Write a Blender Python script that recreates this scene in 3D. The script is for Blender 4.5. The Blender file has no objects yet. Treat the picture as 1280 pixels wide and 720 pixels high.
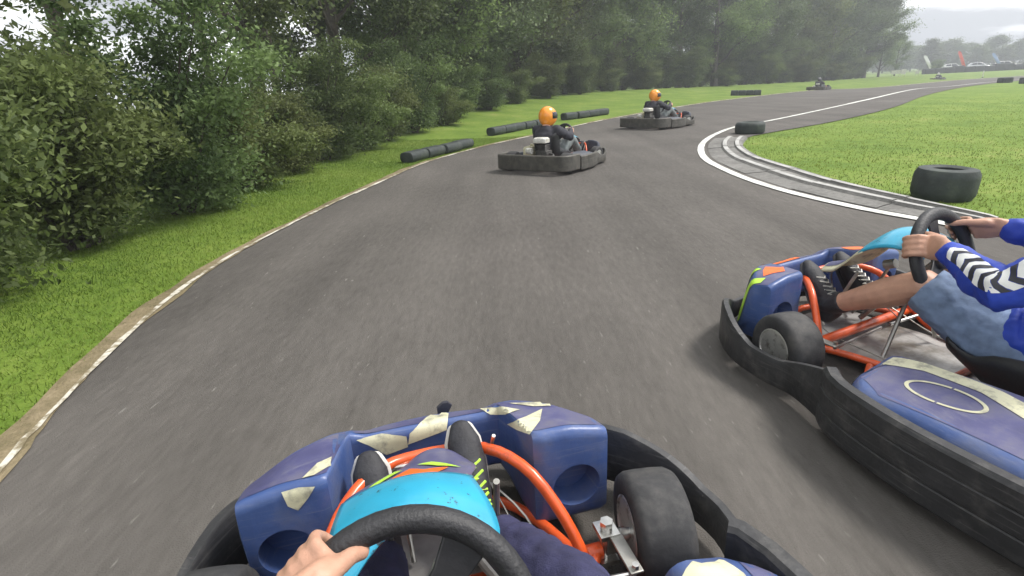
import bpy, bmesh, math, random
import numpy as np
from mathutils import Vector, Matrix, noise
from mathutils.bvhtree import BVHTree
from mathutils.geometry import delaunay_2d_cdt
random.seed(7); np.random.seed(7)
SC = bpy.context.scene
COL = SC.collection
R = math.radians

# ------------------------------------------------------------------ camera
F, CAMH, ROLL, YH = 675.0, 1.10, R(3.0), 107.0
PITCH = math.atan((360-YH)*math.cos(ROLL)/F)
CR, SR, CP, SP = math.cos(ROLL), math.sin(ROLL), math.cos(PITCH), math.sin(PITCH)
cam = bpy.data.cameras.new('camera'); camo = bpy.data.objects.new('camera', cam); COL.objects.link(camo)
cam.sensor_width = 36.0; cam.lens = F/1280*36.0; cam.clip_start = 0.02; cam.clip_end = 2000
ax = Vector((CR, -SR*SP, -SR*CP)); ay = Vector((SR, CR*SP, CR*CP)); az = -Vector((0, CP, -SP))
camo.matrix_world = Matrix(((ax.x, ay.x, az.x, 0), (ax.y, ay.y, az.y, 0), (ax.z, ay.z, az.z, CAMH), (0, 0, 0, 1)))
SC.camera = camo

# ------------------------------------------------------------------ sky, sun, exposure
SUN_EL, SUN_AZ = R(54), R(80)          # azimuth measured from +Y towards +X
w = bpy.data.worlds.new('World'); SC.world = w; w.use_nodes = True
wn, wl = w.node_tree.nodes, w.node_tree.links
wn.clear()
out = wn.new('ShaderNodeOutputWorld'); bg = wn.new('ShaderNodeBackground'); bg.inputs[1].default_value = 0.12
sky = wn.new('ShaderNodeTexSky'); sky.sky_type = 'NISHITA'; sky.sun_disc = False
sky.sun_elevation = SUN_EL; sky.sun_rotation = SUN_AZ
tc = wn.new('ShaderNodeTexCoord'); mp = wn.new('ShaderNodeMapping'); mp.inputs['Scale'].default_value = (1, 1, 4.5); mp.inputs['Location'].default_value = (10.2, 0, 3.6)
nz = wn.new('ShaderNodeTexNoise'); nz.inputs['Scale'].default_value = 4.2; nz.inputs['Detail'].default_value = 7; nz.inputs['Roughness'].default_value = .55
rp = wn.new('ShaderNodeValToRGB'); rp.color_ramp.elements[0].position = .42; rp.color_ramp.elements[1].position = .61
rp.color_ramp.elements[0].color = (1.45, 1.53, 1.65, 1); rp.color_ramp.elements[1].color = (6.6, 6.65, 6.7, 1)
n2 = wn.new('ShaderNodeTexNoise'); n2.inputs['Scale'].default_value = 1.3; n2.inputs['Detail'].default_value = 4
r2 = wn.new('ShaderNodeValToRGB'); r2.color_ramp.elements[0].position = .20; r2.color_ramp.elements[1].position = .32
mx = wn.new('ShaderNodeMixRGB')
wl.new(tc.outputs['Generated'], mp.inputs[0]); wl.new(mp.outputs[0], nz.inputs[0]); wl.new(mp.outputs[0], n2.inputs[0])
wl.new(nz.outputs[0], rp.inputs[0]); wl.new(n2.outputs[0], r2.inputs[0])
wl.new(r2.outputs[0], mx.inputs[0]); wl.new(sky.outputs[0], mx.inputs[1]); wl.new(rp.outputs[0], mx.inputs[2])
wl.new(mx.outputs[0], bg.inputs[0]); wl.new(bg.outputs[0], out.inputs[0])
sl = bpy.data.lights.new('sun', 'SUN'); sl.energy = 1.3; sl.angle = R(14); sl.color = (1, .96, .9)
so = bpy.data.objects.new('sun', sl); COL.objects.link(so)
sd = Vector((math.sin(SUN_AZ)*math.cos(SUN_EL), math.cos(SUN_AZ)*math.cos(SUN_EL), math.sin(SUN_EL)))
so.rotation_euler = sd.to_track_quat('Z', 'Y').to_euler(); so.location = (0, 0, 30)
vs = SC.view_settings; vs.view_transform = 'Standard'; vs.look = 'None'; vs.gamma = 1; vs.use_curve_mapping = False; vs.exposure = 1.68

# ------------------------------------------------------------------ terrain and pixel helpers
def ray(px, py):
    x = px-640; y = 360-py
    r = x*CR+y*SR; u = -x*SR+y*CR
    return Vector((r, F*CP+u*SP, -F*SP+u*CP))
def fall(x, y):
    d = .64*x+.77*y-34
    s = np.where(d > 40, d, 6*np.log1p(np.exp(np.minimum(d, 60)/6)))
    return -1.25*(1-np.exp(-s/52))
def gpt(px, py):                       # where a pixel's ray meets the sloping track surface
    d = ray(px, py); z = 0.0
    for _ in range(40):
        if d.z > -1e-3: break
        t = (z-CAMH)/d.z; zn = float(fall(d.x*t, d.y*t)); z = .5*z+.5*zn
    return (d.x*t, d.y*t)
def smooth_line(P, step):
    P = [Vector(p) for p in P]; out = []
    for i in range(len(P)-1):
        p0 = P[max(i-1, 0)]; p1 = P[i]; p2 = P[i+1]; p3 = P[min(i+2, len(P)-1)]
        n = max(2, int((p2-p1).length/step))
        for k in range(n):
            t = k/n
            out.append(.5*((2*p1)+(p2-p0)*t+(2*p0-5*p1+4*p2-p3)*t*t+(3*p1-p0-3*p2+p3)*t**3))
    out.append(P[-1]); return out
def px_line(L): return [gpt(*p) for p in L]
LEFT = smooth_line([(5.5, -6.5), (2.6, -4.6), (.6, -2.8), (-.7, -1), (-1.35, .4)] + px_line([(0, 590), (60, 520), (180, 400), (280, 325), (400, 262), (470, 230), (530, 204), (600, 184), (650, 173), (760, 149), (870, 130), (940, 121), (1030, 112)]) + [(26, 40.5), (37, 51), (52, 64), (68, 72), (90, 78)], .5)
RIGHT = smooth_line([(10, -2.6), (7.4, -.9), (5.6, .6), (4.5, 1.8), (3.8, 2.8)] + px_line([(1280, 297), (1180, 278), (1090, 262), (1000, 242), (940, 224), (900, 207), (883, 195), (882, 180), (900, 167), (930, 157), (985, 147), (1090, 124), (1150, 111)]) + [(27.3, 34.4), (39, 45), (52, 54), (70, 61), (90, 65)], .4)
GRASS_R = smooth_line([(10.5, -1.9), (8, -.2), (6.2, 1.2), (5.1, 2.3), (4.3, 3.1)] + px_line([(1280, 286), (1240, 275), (1140, 252), (1060, 233), (1000, 215), (950, 199), (928, 184), (935, 172), (960, 166), (1050, 150), (1120, 133), (1165, 117)]) + [(28.6, 34.2), (40, 44.2), (53, 53), (71, 60), (90, 64)], .4)
LA = np.array([(p[0], p[1]) for p in LEFT])
GA = np.array([(p[0], p[1]) for p in GRASS_R])
ASPH = np.vstack([LA, GA[::-1]])
def inside(poly, X, Y):
    x, y = np.atleast_1d(X).astype(float), np.atleast_1d(Y).astype(float)
    c = np.zeros(x.shape, bool); n = len(poly)
    for i in range(n):
        x0, y0 = poly[i]; x1, y1 = poly[(i+1) % n]
        if y0 == y1: continue
        m = ((y0 > y) != (y1 > y)) & (x < (x1-x0)*(y-y0)/(y1-y0)+x0)
        c ^= m
    return c
def line_dist(L, X, Y):
    x, y = np.atleast_1d(X).astype(float), np.atleast_1d(Y).astype(float)
    best = np.full(x.shape, 1e9); side = np.zeros(x.shape)
    for i in range(len(L)-1):
        ax_, ay_ = L[i]; dx, dy = L[i+1]-L[i]
        t = np.clip(((x-ax_)*dx+(y-ay_)*dy)/(dx*dx+dy*dy+1e-12), 0, 1)
        ex, ey = x-ax_-t*dx, y-ay_-t*dy
        d = ex*ex+ey*ey; m = d < best
        best = np.where(m, d, best); side = np.where(m, dx*ey-dy*ex, side)
    return np.sqrt(best), side
def bank(x, y):
    d, s = line_dist(LA[::2], x, y)
    t = np.clip((d-.6)/9, 0, 1)
    return np.where(s > 0, .55*t*t*(3-2*t), 0)*np.clip((np.atleast_1d(y)-3)/14, 0, 1)
def gz_arr(x, y): return fall(np.asarray(x, float), np.asarray(y, float))+bank(x, y)
def gz(x, y): return float(gz_arr([x], [y])[0])

# ------------------------------------------------------------------ materials
MATS = {}
def mat(name, col, rough=.6, metal=0, vary=0, vscale=20, bump=0, bscale=80, spec=.5, dirt=None, dscale=8, dlo=.52, dhi=.68, coat=0, scratch=None):
    if name in MATS: return MATS[name]
    m = bpy.data.materials.new(name); m.use_nodes = True; N, L = m.node_tree.nodes, m.node_tree.links
    b = N['Principled BSDF']; b.inputs['Roughness'].default_value = rough; b.inputs['Metallic'].default_value = metal
    b.inputs['Specular IOR Level'].default_value = spec; b.inputs['Base Color'].default_value = (*col, 1)
    if coat: b.inputs['Coat Weight'].default_value = coat; b.inputs['Coat Roughness'].default_value = .15
    tcn = N.new('ShaderNodeTexCoord'); src = None
    if vary:
        n = N.new('ShaderNodeTexNoise'); n.inputs['Scale'].default_value = vscale; n.inputs['Detail'].default_value = 5
        L.new(tcn.outputs['Object'], n.inputs[0])
        h = N.new('ShaderNodeMapRange'); h.inputs['From Min'].default_value = .3; h.inputs['From Max'].default_value = .7
        h.inputs['To Min'].default_value = 1-vary; h.inputs['To Max'].default_value = 1+vary
        L.new(n.outputs[0], h.inputs[0])
        mu = N.new('ShaderNodeMixRGB'); mu.blend_type = 'MULTIPLY'; mu.inputs[0].default_value = 1
        mu.inputs[1].default_value = (*col, 1); L.new(h.outputs[0], mu.inputs[2]); src = mu.outputs[0]
        L.new(src, b.inputs['Base Color'])
    if dirt:
        n = N.new('ShaderNodeTexNoise'); n.inputs['Scale'].default_value = dscale; n.inputs['Detail'].default_value = 8; n.inputs['Roughness'].default_value = .65
        L.new(tcn.outputs['Object'], n.inputs[0])
        rr = N.new('ShaderNodeValToRGB'); rr.color_ramp.elements[0].position = dlo; rr.color_ramp.elements[1].position = dhi
        L.new(n.outputs[0], rr.inputs[0])
        mi = N.new('ShaderNodeMixRGB'); L.new(rr.outputs[0], mi.inputs[0])
        if src: L.new(src, mi.inputs[1])
        else: mi.inputs[1].default_value = (*col, 1)
        mi.inputs[2].default_value = (*dirt, 1); L.new(mi.outputs[0], b.inputs['Base Color'])
    if scratch:
        mpn = N.new('ShaderNodeMapping'); mpn.inputs['Scale'].default_value = (2.2, 2.2, 60); L.new(tcn.outputs['Object'], mpn.inputs[0])
        n = N.new('ShaderNodeTexNoise'); n.inputs['Scale'].default_value = 2.4; n.inputs['Detail'].default_value = 8; n.inputs['Roughness'].default_value = .75; L.new(mpn.outputs[0], n.inputs[0])
        rr = N.new('ShaderNodeValToRGB'); rr.color_ramp.elements[0].position = .55; rr.color_ramp.elements[1].position = .80; L.new(n.outputs[0], rr.inputs[0])
        mi2 = N.new('ShaderNodeMixRGB'); L.new(rr.outputs[0], mi2.inputs[0]); old = b.inputs['Base Color'].links[0].from_socket; L.new(old, mi2.inputs[1]); mi2.inputs[2].default_value = (*scratch, 1); L.new(mi2.outputs[0], b.inputs['Base Color'])
    if bump:
        n = N.new('ShaderNodeTexNoise'); n.inputs['Scale'].default_value = bscale; n.inputs['Detail'].default_value = 4
        L.new(tcn.outputs['Object'], n.inputs[0])
        bu = N.new('ShaderNodeBump'); bu.inputs['Strength'].default_value = bump; bu.inputs['Distance'].default_value = .01
        L.new(n.outputs[0], bu.inputs['Height']); L.new(bu.outputs[0], b.inputs['Normal'])
    MATS[name] = m; return m
def ground_mat(name, stops, s1, s2, rough, bump, bscale, stretch=None, speck=None):
    """stops: colour ramp over a blend of a coarse and a fine world-space noise"""
    m = bpy.data.materials.new(name); m.use_nodes = True; N, L = m.node_tree.nodes, m.node_tree.links
    b = N['Principled BSDF']; b.inputs['Roughness'].default_value = rough; b.inputs['Specular IOR Level'].default_value = .25
    g = N.new('ShaderNodeNewGeometry'); a = N.new('ShaderNodeTexNoise'); c = N.new('ShaderNodeTexNoise')
    a.inputs['Scale'].default_value = s1; a.inputs['Detail'].default_value = 6; c.inputs['Scale'].default_value = s2; c.inputs['Detail'].default_value = 6; c.inputs['Roughness'].default_value = .7
    L.new(g.outputs['Position'], a.inputs[0])
    if stretch:
        mp = N.new('ShaderNodeMapping'); mp.inputs['Rotation'].default_value = (0, 0, stretch[0]); mp.inputs['Scale'].default_value = (1, stretch[1], 1)
        L.new(g.outputs['Position'], mp.inputs[0]); L.new(mp.outputs[0], c.inputs[0])
    else: L.new(g.outputs['Position'], c.inputs[0])
    mi = N.new('ShaderNodeMixRGB'); mi.inputs[0].default_value = .5; L.new(a.outputs[0], mi.inputs[1]); L.new(c.outputs[0], mi.inputs[2])
    r = N.new('ShaderNodeValToRGB'); L.new(mi.outputs[0], r.inputs[0])
    els = r.color_ramp.elements
    while len(els) < len(stops): els.new(.5)
    for e, (p, col) in zip(els, stops): e.position = p; e.color = (*col, 1)
    res = r.outputs[0]
    if speck:
        v = N.new('ShaderNodeTexNoise'); v.inputs['Scale'].default_value = speck[0]; v.inputs['Detail'].default_value = 2
        if stretch: L.new(mp.outputs[0], v.inputs[0])
        else: L.new(g.outputs['Position'], v.inputs[0])
        q = N.new('ShaderNodeMapRange'); q.inputs['From Min'].default_value = speck[1]; q.inputs['From Max'].default_value = speck[1]+.08
        L.new(v.outputs[0], q.inputs[0])
        m2 = N.new('ShaderNodeMixRGB'); L.new(q.outputs[0], m2.inputs[0]); L.new(res, m2.inputs[1]); m2.inputs[2].default_value = (*speck[2], 1); res = m2.outputs[0]
    if stretch:
        m3 = N.new('ShaderNodeMapping'); m3.inputs['Rotation'].default_value = (0, 0, stretch[0]); m3.inputs['Scale'].default_value = (1, .07, 1); L.new(g.outputs['Position'], m3.inputs[0])
        sn = N.new('ShaderNodeTexNoise'); sn.inputs['Scale'].default_value = 2.2; sn.inputs['Detail'].default_value = 7; sn.inputs['Roughness'].default_value = .62; L.new(m3.outputs[0], sn.inputs[0])
        sm = N.new('ShaderNodeMapRange'); sm.inputs['From Min'].default_value = .32; sm.inputs['From Max'].default_value = .68; sm.inputs['To Min'].default_value = .80; sm.inputs['To Max'].default_value = 1.16; L.new(sn.outputs[0], sm.inputs[0])
        mm = N.new('ShaderNodeMixRGB'); mm.blend_type = 'MULTIPLY'; mm.inputs[0].default_value = 1; L.new(res, mm.inputs[1]); L.new(sm.outputs[0], mm.inputs[2]); res = mm.outputs[0]
    L.new(res, b.inputs['Base Color'])
    n = N.new('ShaderNodeTexNoise'); n.inputs['Scale'].default_value = bscale; n.inputs['Detail'].default_value = 5; L.new(g.outputs['Position'], n.inputs[0])
    bu = N.new('ShaderNodeBump'); bu.inputs['Strength'].default_value = bump; bu.inputs['Distance'].default_value = .02
    L.new(n.outputs[0], bu.inputs['Height']); L.new(bu.outputs[0], b.inputs['Normal'])
    MATS[name] = m; return m
def leaf_mat(name, dark, light, trans=.25):
    m = bpy.data.materials.new(name); m.use_nodes = True; N, L = m.node_tree.nodes, m.node_tree.links
    b = N['Principled BSDF']; b.inputs['Roughness'].default_value = .6; b.inputs['Specular IOR Level'].default_value = .3
    at = N.new('ShaderNodeAttribute'); at.attribute_name = 'tint'
    oi = N.new('ShaderNodeObjectInfo')
    r = N.new('ShaderNodeMixRGB'); r.inputs[1].default_value = (*dark, 1); r.inputs[2].default_value = (*light, 1); L.new(at.outputs['Fac'], r.inputs[0])
    h = N.new('ShaderNodeHueSaturation'); mr = N.new('ShaderNodeMapRange'); mr.inputs['To Min'].default_value = .75; mr.inputs['To Max'].default_value = 1.2
    L.new(oi.outputs['Random'], mr.inputs[0]); L.new(mr.outputs[0], h.inputs['Value']); L.new(r.outputs[0], h.inputs['Color'])
    mr2 = N.new('ShaderNodeMapRange'); mr2.inputs['To Min'].default_value = .48; mr2.inputs['To Max'].default_value = .515
    L.new(oi.outputs['Random'], mr2.inputs[0]); L.new(mr2.outputs[0], h.inputs['Hue'])
    L.new(h.outputs[0], b.inputs['Base Color'])
    t = N.new('ShaderNodeBsdfTranslucent'); L.new(h.outputs[0], t.inputs[0]); ms = N.new('ShaderNodeMixShader'); ms.inputs[0].default_value = trans
    L.new(b.outputs[0], ms.inputs[1]); L.new(t.outputs[0], ms.inputs[2]); L.new(ms.outputs[0], N['Material Output'].inputs[0])
    MATS[name] = m; return m

GRASS = [(.30, (.065, .118, .014)), (.44, (.11, .18, .022)), (.56, (.155, .225, .034)), (.70, (.27, .265, .085))]
ground_mat('grass_ground', GRASS, .8, 7, .9, .5, 60)
ground_mat('asphalt', [(.32, (.070, .064, .058)), (.46, (.100, .092, .084)), (.56, (.118, .108, .099)), (.70, (.155, .143, .13))], .5, 34, .88, .35, 220, (R(-14), .22), (48, .69, (.185, .175, .16)))
ground_mat('dirt', [(.34, (.09, .085, .04)), (.47, (.19, .155, .09)), (.58, (.26, .21, .13)), (.68, (.34, .28, .19))], 2.5, 14, .95, .6, 60)
ground_mat('road_paint', [(.34, (.36, .35, .32)), (.5, (.66, .66, .62)), (.6, (.76, .76, .72))], 3, 18, .7, .2, 120)
ground_mat('worn_paint', [(.44, (.20, .165, .10)), (.485, (.34, .30, .22)), (.52, (.58, .55, .47)), (.62, (.68, .65, .58))], 1.6, 14, .8, .2, 120)
ground_mat('kerb_concrete', [(.32, (.11, .105, .10)), (.5, (.19, .185, .175)), (.68, (.29, .28, .265))], 2, 22, .9, .5, 90)
ground_mat('kerb_rib_paint', [(.36, (.24, .235, .225)), (.5, (.40, .395, .38)), (.65, (.52, .51, .49))], 3, 20, .85, .3, 100)
leaf_mat('leaf_tree', (.065, .098, .036), (.20, .26, .095), .42)
leaf_mat('leaf_dark', (.06, .088, .038), (.17, .225, .092), .42)
leaf_mat('leaf_bush', (.08, .115, .04), (.23, .29, .10), .42)
leaf_mat('grass_blade', (.09, .15, .018), (.225, .285, .055), .35)
mat('bark', (.075, .062, .05), .9, vary=.4, vscale=9, bump=.8, bscale=25)
mat('tyre_rubber', (.035, .035, .037), .75, vary=.2, vscale=18, bump=.15, bscale=60, dirt=(.085, .08, .075), dscale=9, dlo=.48, dhi=.75)
mat('old_tyre', (.028, .036, .034), .7, vary=.25, vscale=9, bump=.3, bscale=40, dirt=(.07, .085, .06), dscale=5, dlo=.5, dhi=.8)
mat('black_plastic', (.030, .030, .032), .5, vary=.25, vscale=12, bump=.25, bscale=45, dirt=(.10, .095, .09), dscale=14, dlo=.52, dhi=.82, scratch=(.17, .165, .16))
mat('dusty_plastic', (.062, .058, .05), .6, vary=.3, vscale=10, dirt=(.13, .12, .10), dscale=9, dlo=.45, dhi=.8)
mat('seat_plastic', (.022, .022, .024), .42, vary=.2, vscale=10, bump=.1)
mat('blue_plastic', (.055, .10, .27), .38, vary=.2, vscale=7, bump=.12, bscale=50, dirt=(.13, .14, .19), dscale=7, dlo=.46, dhi=.80, scratch=(.22, .24, .30))
mat('dark_body', (.045, .05, .07), .5, vary=.3, vscale=8, dirt=(.10, .10, .09), dscale=14)
mat('purple_print', (.09, .09, .20), .35, vary=.25, vscale=9, dirt=(.15, .145, .18), dscale=9, dlo=.46, dhi=.72, scratch=(.20, .20, .26))
mat('deep_recess', (.03, .045, .13), .6)
mat('cream_print', (.62, .60, .42), .45, vary=.14, vscale=14, dirt=(.26, .25, .20), dscale=24, dlo=.50, dhi=.68)
mat('lime_print', (.46, .74, .07), .45, vary=.1)
mat('orange_print', (.85, .15, .02), .45, vary=.1)
mat('black_print', (.03, .03, .04), .5)
mat('cyan_plastic', (.035, .36, .55), .3, vary=.15, vscale=10, dirt=(.03, .06, .08), dscale=46, dlo=.615, dhi=.65, coat=.2)
mat('orange_frame', (.72, .10, .02), .35, vary=.15, vscale=16, dirt=(.30, .07, .03), dscale=26, dlo=.58, dhi=.75, coat=.3)
mat('steel', (.62, .61, .58), .28, 1, vary=.2, vscale=30)
mat('dull_steel', (.40, .39, .36), .5, .9, vary=.3, vscale=20)
mat('tray_metal', (.33, .32, .31), .5, .55, vary=.35, vscale=9, dirt=(.13, .115, .09), dscale=6, dlo=.5, dhi=.7, bump=.1)
mat('rim_metal', (.66, .65, .62), .4, .75, vary=.15, vscale=20, dirt=(.25, .23, .2), dscale=30)
mat('wheel_grip', (.028, .028, .031), .55, vary=.15, bump=.25, bscale=160)
mat('white_plastic', (.68, .67, .62), .4, vary=.12, dirt=(.35, .33, .27), dscale=14)
mat('fuel_plastic', (.62, .58, .40), .4, vary=.15)
mat('engine_metal', (.12, .115, .11), .5, .6, vary=.4, vscale=30)
mat('rust_red', (.30, .07, .04), .6, vary=.3)
mat('skin', (.52, .29, .20), .5, vary=.10, vscale=28, bump=.12, bscale=170)
mat('blue_cloth', (.018, .055, .42), .62, vary=.15, vscale=18, bump=.15, bscale=300)
mat('denim', (.17, .235, .36), .85, vary=.28, vscale=24, bump=.4, bscale=420, dirt=(.25, .33, .46), dscale=7, dlo=.52, dhi=.8)
mat('navy_cloth', (.032, .032, .085), .85, vary=.25, vscale=20, bump=.3, bscale=300)
mat('dark_cloth', (.035, .035, .045), .85, vary=.3, vscale=10)
mat('grey_cloth', (.16, .18, .18), .85, vary=.3, vscale=10)
mat('shoe_black', (.025, .025, .030), .65, vary=.3, vscale=30, bump=.2, bscale=120)
mat('shoe_sole', (.58, .56, .52), .6, vary=.2)
mat('helmet_orange', (.95, .33, .02), .25, vary=.08, coat=.6)
mat('helmet_dark', (.04, .045, .05), .25, coat=.5)
mat('helmet_white', (.75, .75, .73), .25, coat=.5)
mat('visor', (.015, .015, .02), .12, coat=.5)
mat('white_print', (.82, .82, .80), .6)
mat('red_print', (.72, .10, .05), .6)
mat('sky_print', (.28, .38, .62), .6)
mat('hedge_dark', (.03, .035, .03), .9, vary=.4, vscale=2)
mat('car_silver', (.55, .56, .58), .3, .4, coat=.5)
mat('car_white', (.74, .74, .73), .3, coat=.5)
mat('car_glass', (.02, .025, .03), .1)
mat('wood_pale', (.62, .62, .58), .7, vary=.15)

# ------------------------------------------------------------------ mesh helpers
class MB:
    def __init__(s): s.v = []; s.f = []
    def add(s, v, f):
        o = len(s.v); s.v += [tuple(p) for p in v]; s.f += [tuple(i+o for i in q) for q in f]; return s
    def box(s, c, d, M=None):
        v = [Vector((x*d[0]/2, y*d[1]/2, z*d[2]/2)) for x in (-1, 1) for y in (-1, 1) for z in (-1, 1)]
        if M: v = [M @ p for p in v]
        return s.add([p+Vector(c) for p in v], [(0, 1, 3, 2), (4, 6, 7, 5), (0, 4, 5, 1), (2, 3, 7, 6), (0, 2, 6, 4), (1, 5, 7, 3)])
    def rings(s, rs, closed=False, cap=True):
        n = len(rs[0]); v = [p for r in rs for p in r]; f = []
        m = len(rs)
        for i in range(m if closed else m-1):
            a, b = i*n, ((i+1) % m)*n
            for k in range(n): f.append((a+k, a+(k+1) % n, b+(k+1) % n, b+k))
        if cap and not closed: f.append(tuple(range(n))[::-1]); f.append(tuple(range((m-1)*n, m*n)))
        return s.add(v, f)
    def tube(s, P, r, n=10, closed=False, side=None, cap=True, round_ends=False):
        """r: number, list of numbers or list of (a,b) half-axes; a lies along the side vector"""
        P = [Vector(p) for p in P]; m = len(P)
        if not isinstance(r, (list, tuple)): r = [r]*m
        r = [(q, q) if not isinstance(q, (list, tuple)) else q for q in r]
        if round_ends and not closed:
            d0 = (P[0]-P[1]).normalized(); d1 = (P[-1]-P[-2]).normalized()
            e0 = min(r[0]); e1 = min(r[-1])
            P = [P[0]+d0*e0*.9, P[0]+d0*e0*.55]+P+[P[-1]+d1*e1*.55, P[-1]+d1*e1*.9]
            r = [(r[0][0]*.35, r[0][1]*.35), (r[0][0]*.8, r[0][1]*.8)]+r+[(r[-1][0]*.8, r[-1][1]*.8), (r[-1][0]*.35, r[-1][1]*.35)]
            m = len(P)
        ref = Vector(side) if side is not None else None; prev = None; rs = []
        for i in range(m):
            if closed: t = P[(i+1) % m]-P[i-1]
            else: t = P[min(i+1, m-1)]-P[max(i-1, 0)]
            t = t.normalized() if t.length > 1e-9 else Vector((0, 0, 1))
            if ref is not None: a = ref-t*ref.dot(t)
            elif prev is not None: a = prev-t*prev.dot(t)
            else:
                q = Vector((0, 0, 1)) if abs(t.z) < .9 else Vector((1, 0, 0)); a = q-t*q.dot(t)
            if a.length < 1e-6: a = t.orthogonal()
            a.normalize(); prev = a; b = t.cross(a)
            rs.append([P[i]+a*(math.cos(2*math.pi*k/n)*r[i][0])+b*(math.sin(2*math.pi*k/n)*r[i][1]) for k in range(n)])
        return s.rings(rs, closed, cap)
    def lathe(s, prof, c, axis, n=24, closed=False):
        """prof: (radius, offset along axis)"""
        c = Vector(c); t = Vector(axis).normalized(); a = t.orthogonal().normalized(); b = t.cross(a)
        rs = [[c+t*h+a*(math.cos(2*math.pi*k/n)*r)+b*(math.sin(2*math.pi*k/n)*r) for k in range(n)] for r, h in prof]
        return s.rings(rs, closed, not closed)
    def ball(s, c, r, n=12, m=8):
        if not isinstance(r, (tuple, list)): r = (r, r, r)
        rs = []
        for i in range(m+1):
            t = math.pi*(i+.02)/(m+.04)
            rs.append([Vector((c[0]+r[0]*math.sin(t)*math.cos(2*math.pi*k/n), c[1]+r[1]*math.sin(t)*math.sin(2*math.pi*k/n), c[2]-r[2]*math.cos(t))) for k in range(n)])
        return s.rings(rs)
    def grid(s, fn, nu, nv):
        v = [fn(i/nu, j/nv) for j in range(nv+1) for i in range(nu+1)]
        f = [(j*(nu+1)+i, j*(nu+1)+i+1, (j+1)*(nu+1)+i+1, (j+1)*(nu+1)+i) for j in range(nv) for i in range(nu)]
        return s.add(v, f)
    def mesh(s, name='m', smooth=True, angle=40):
        me = bpy.data.meshes.new(name); me.from_pydata([tuple(p) for p in s.v], [], s.f)
        bm = bmesh.new(); bm.from_mesh(me); bmesh.ops.recalc_face_normals(bm, faces=bm.faces)
        if smooth:
            for f in bm.faces: f.smooth = True
            ca = R(angle)
            for e in bm.edges:
                if len(e.link_faces) == 2 and e.calc_face_angle(0) > ca: e.smooth = False
        bm.to_mesh(me); bm.free(); return me
    def build(s, name, m, parent=None, smooth=True, bevel=0, solid=0, angle=40, sub=0):
        o = bpy.data.objects.new(name, s.mesh(name, smooth, angle)); COL.objects.link(o)
        o.data.materials.append(MATS[m] if isinstance(m, str) else m)
        if parent: o.parent = parent
        if solid: q = o.modifiers.new('s', 'SOLIDIFY'); q.thickness = solid; q.offset = 0
        if bevel: q = o.modifiers.new('b', 'BEVEL'); q.width = bevel; q.segments = 2; q.limit_method = 'ANGLE'; q.angle_limit = R(35)
        if sub: q = o.modifiers.new('u', 'SUBSURF'); q.levels = sub; q.render_levels = sub
        return o
def tag(o, label=None, cat=None, group=None, kind=None):
    if label: o['label'] = label
    if cat: o['category'] = cat
    if group: o['group'] = group
    if kind: o['kind'] = kind
    return o
def empty(name, loc=(0, 0, 0), rz=0):
    o = bpy.data.objects.new(name, None); COL.objects.link(o); o.location = loc; o.rotation_euler = (0, 0, rz); o.empty_display_size = .2
    return o
def copy_tree(o, parent=None):
    c = o.copy(); COL.objects.link(c)
    if parent: c.parent = parent
    for ch in list(o.children): copy_tree(ch, c)
    return c
def mesh_np(name, V, Fc, tint=None, mats=()):
    """V (n,3), Fc (m,k) index array, all faces the same size"""
    me = bpy.data.meshes.new(name); V = np.asarray(V, np.float32); Fc = np.asarray(Fc, np.int32); m, k = Fc.shape
    me.vertices.add(len(V)); me.vertices.foreach_set('co', V.ravel())
    me.loops.add(m*k); me.loops.foreach_set('vertex_index', Fc.ravel())
    me.polygons.add(m); me.polygons.foreach_set('loop_start', np.arange(0, m*k, k, dtype=np.int32))
    me.update(calc_edges=True)
    if tint is not None:
        a = me.attributes.new('tint', 'FLOAT', 'FACE'); a.data.foreach_set('value', np.asarray(tint, np.float32))
    for q in mats: me.materials.append(MATS[q])
    return me
def evaluated(me_in, mods):
    """apply modifiers through the depsgraph; returns a new mesh"""
    o = bpy.data.objects.new('tmp', me_in); COL.objects.link(o)
    for f in mods: f(o)
    dg = bpy.context.evaluated_depsgraph_get(); me = bpy.data.meshes.new_from_object(o.evaluated_get(dg)); bpy.data.objects.remove(o)
    return me
def remesh(mb, voxel, iters=2):
    def f(o):
        q = o.modifiers.new('r', 'REMESH'); q.mode = 'VOXEL'; q.voxel_size = voxel; q.use_smooth_shade = True
        q = o.modifiers.new('s', 'SMOOTH'); q.factor = .5; q.iterations = iters
    me = evaluated(mb.mesh('x', False), [f])
    me.polygons.foreach_set('use_smooth', [True]*len(me.polygons)); return me
def wrinkle(me, amp, sc, seed=0, stretch=(1, 1, 1)):
    me.update(); off = Vector((seed*7.3, seed*3.1, seed))
    nn = [v.normal.copy() for v in me.vertices]
    for v, n in zip(me.vertices, nn):
        p = Vector((v.co.x*stretch[0], v.co.y*stretch[1], v.co.z*stretch[2]))*sc+off
        v.co += n*(amp*(noise.noise(p)+.5*noise.noise(p*2.1)))
    return me
def obj_from(me, name, m, parent=None):
    o = bpy.data.objects.new(name, me); COL.objects.link(o); me.materials.clear(); me.materials.append(MATS[m])
    if parent: o.parent = parent
    return o
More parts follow.
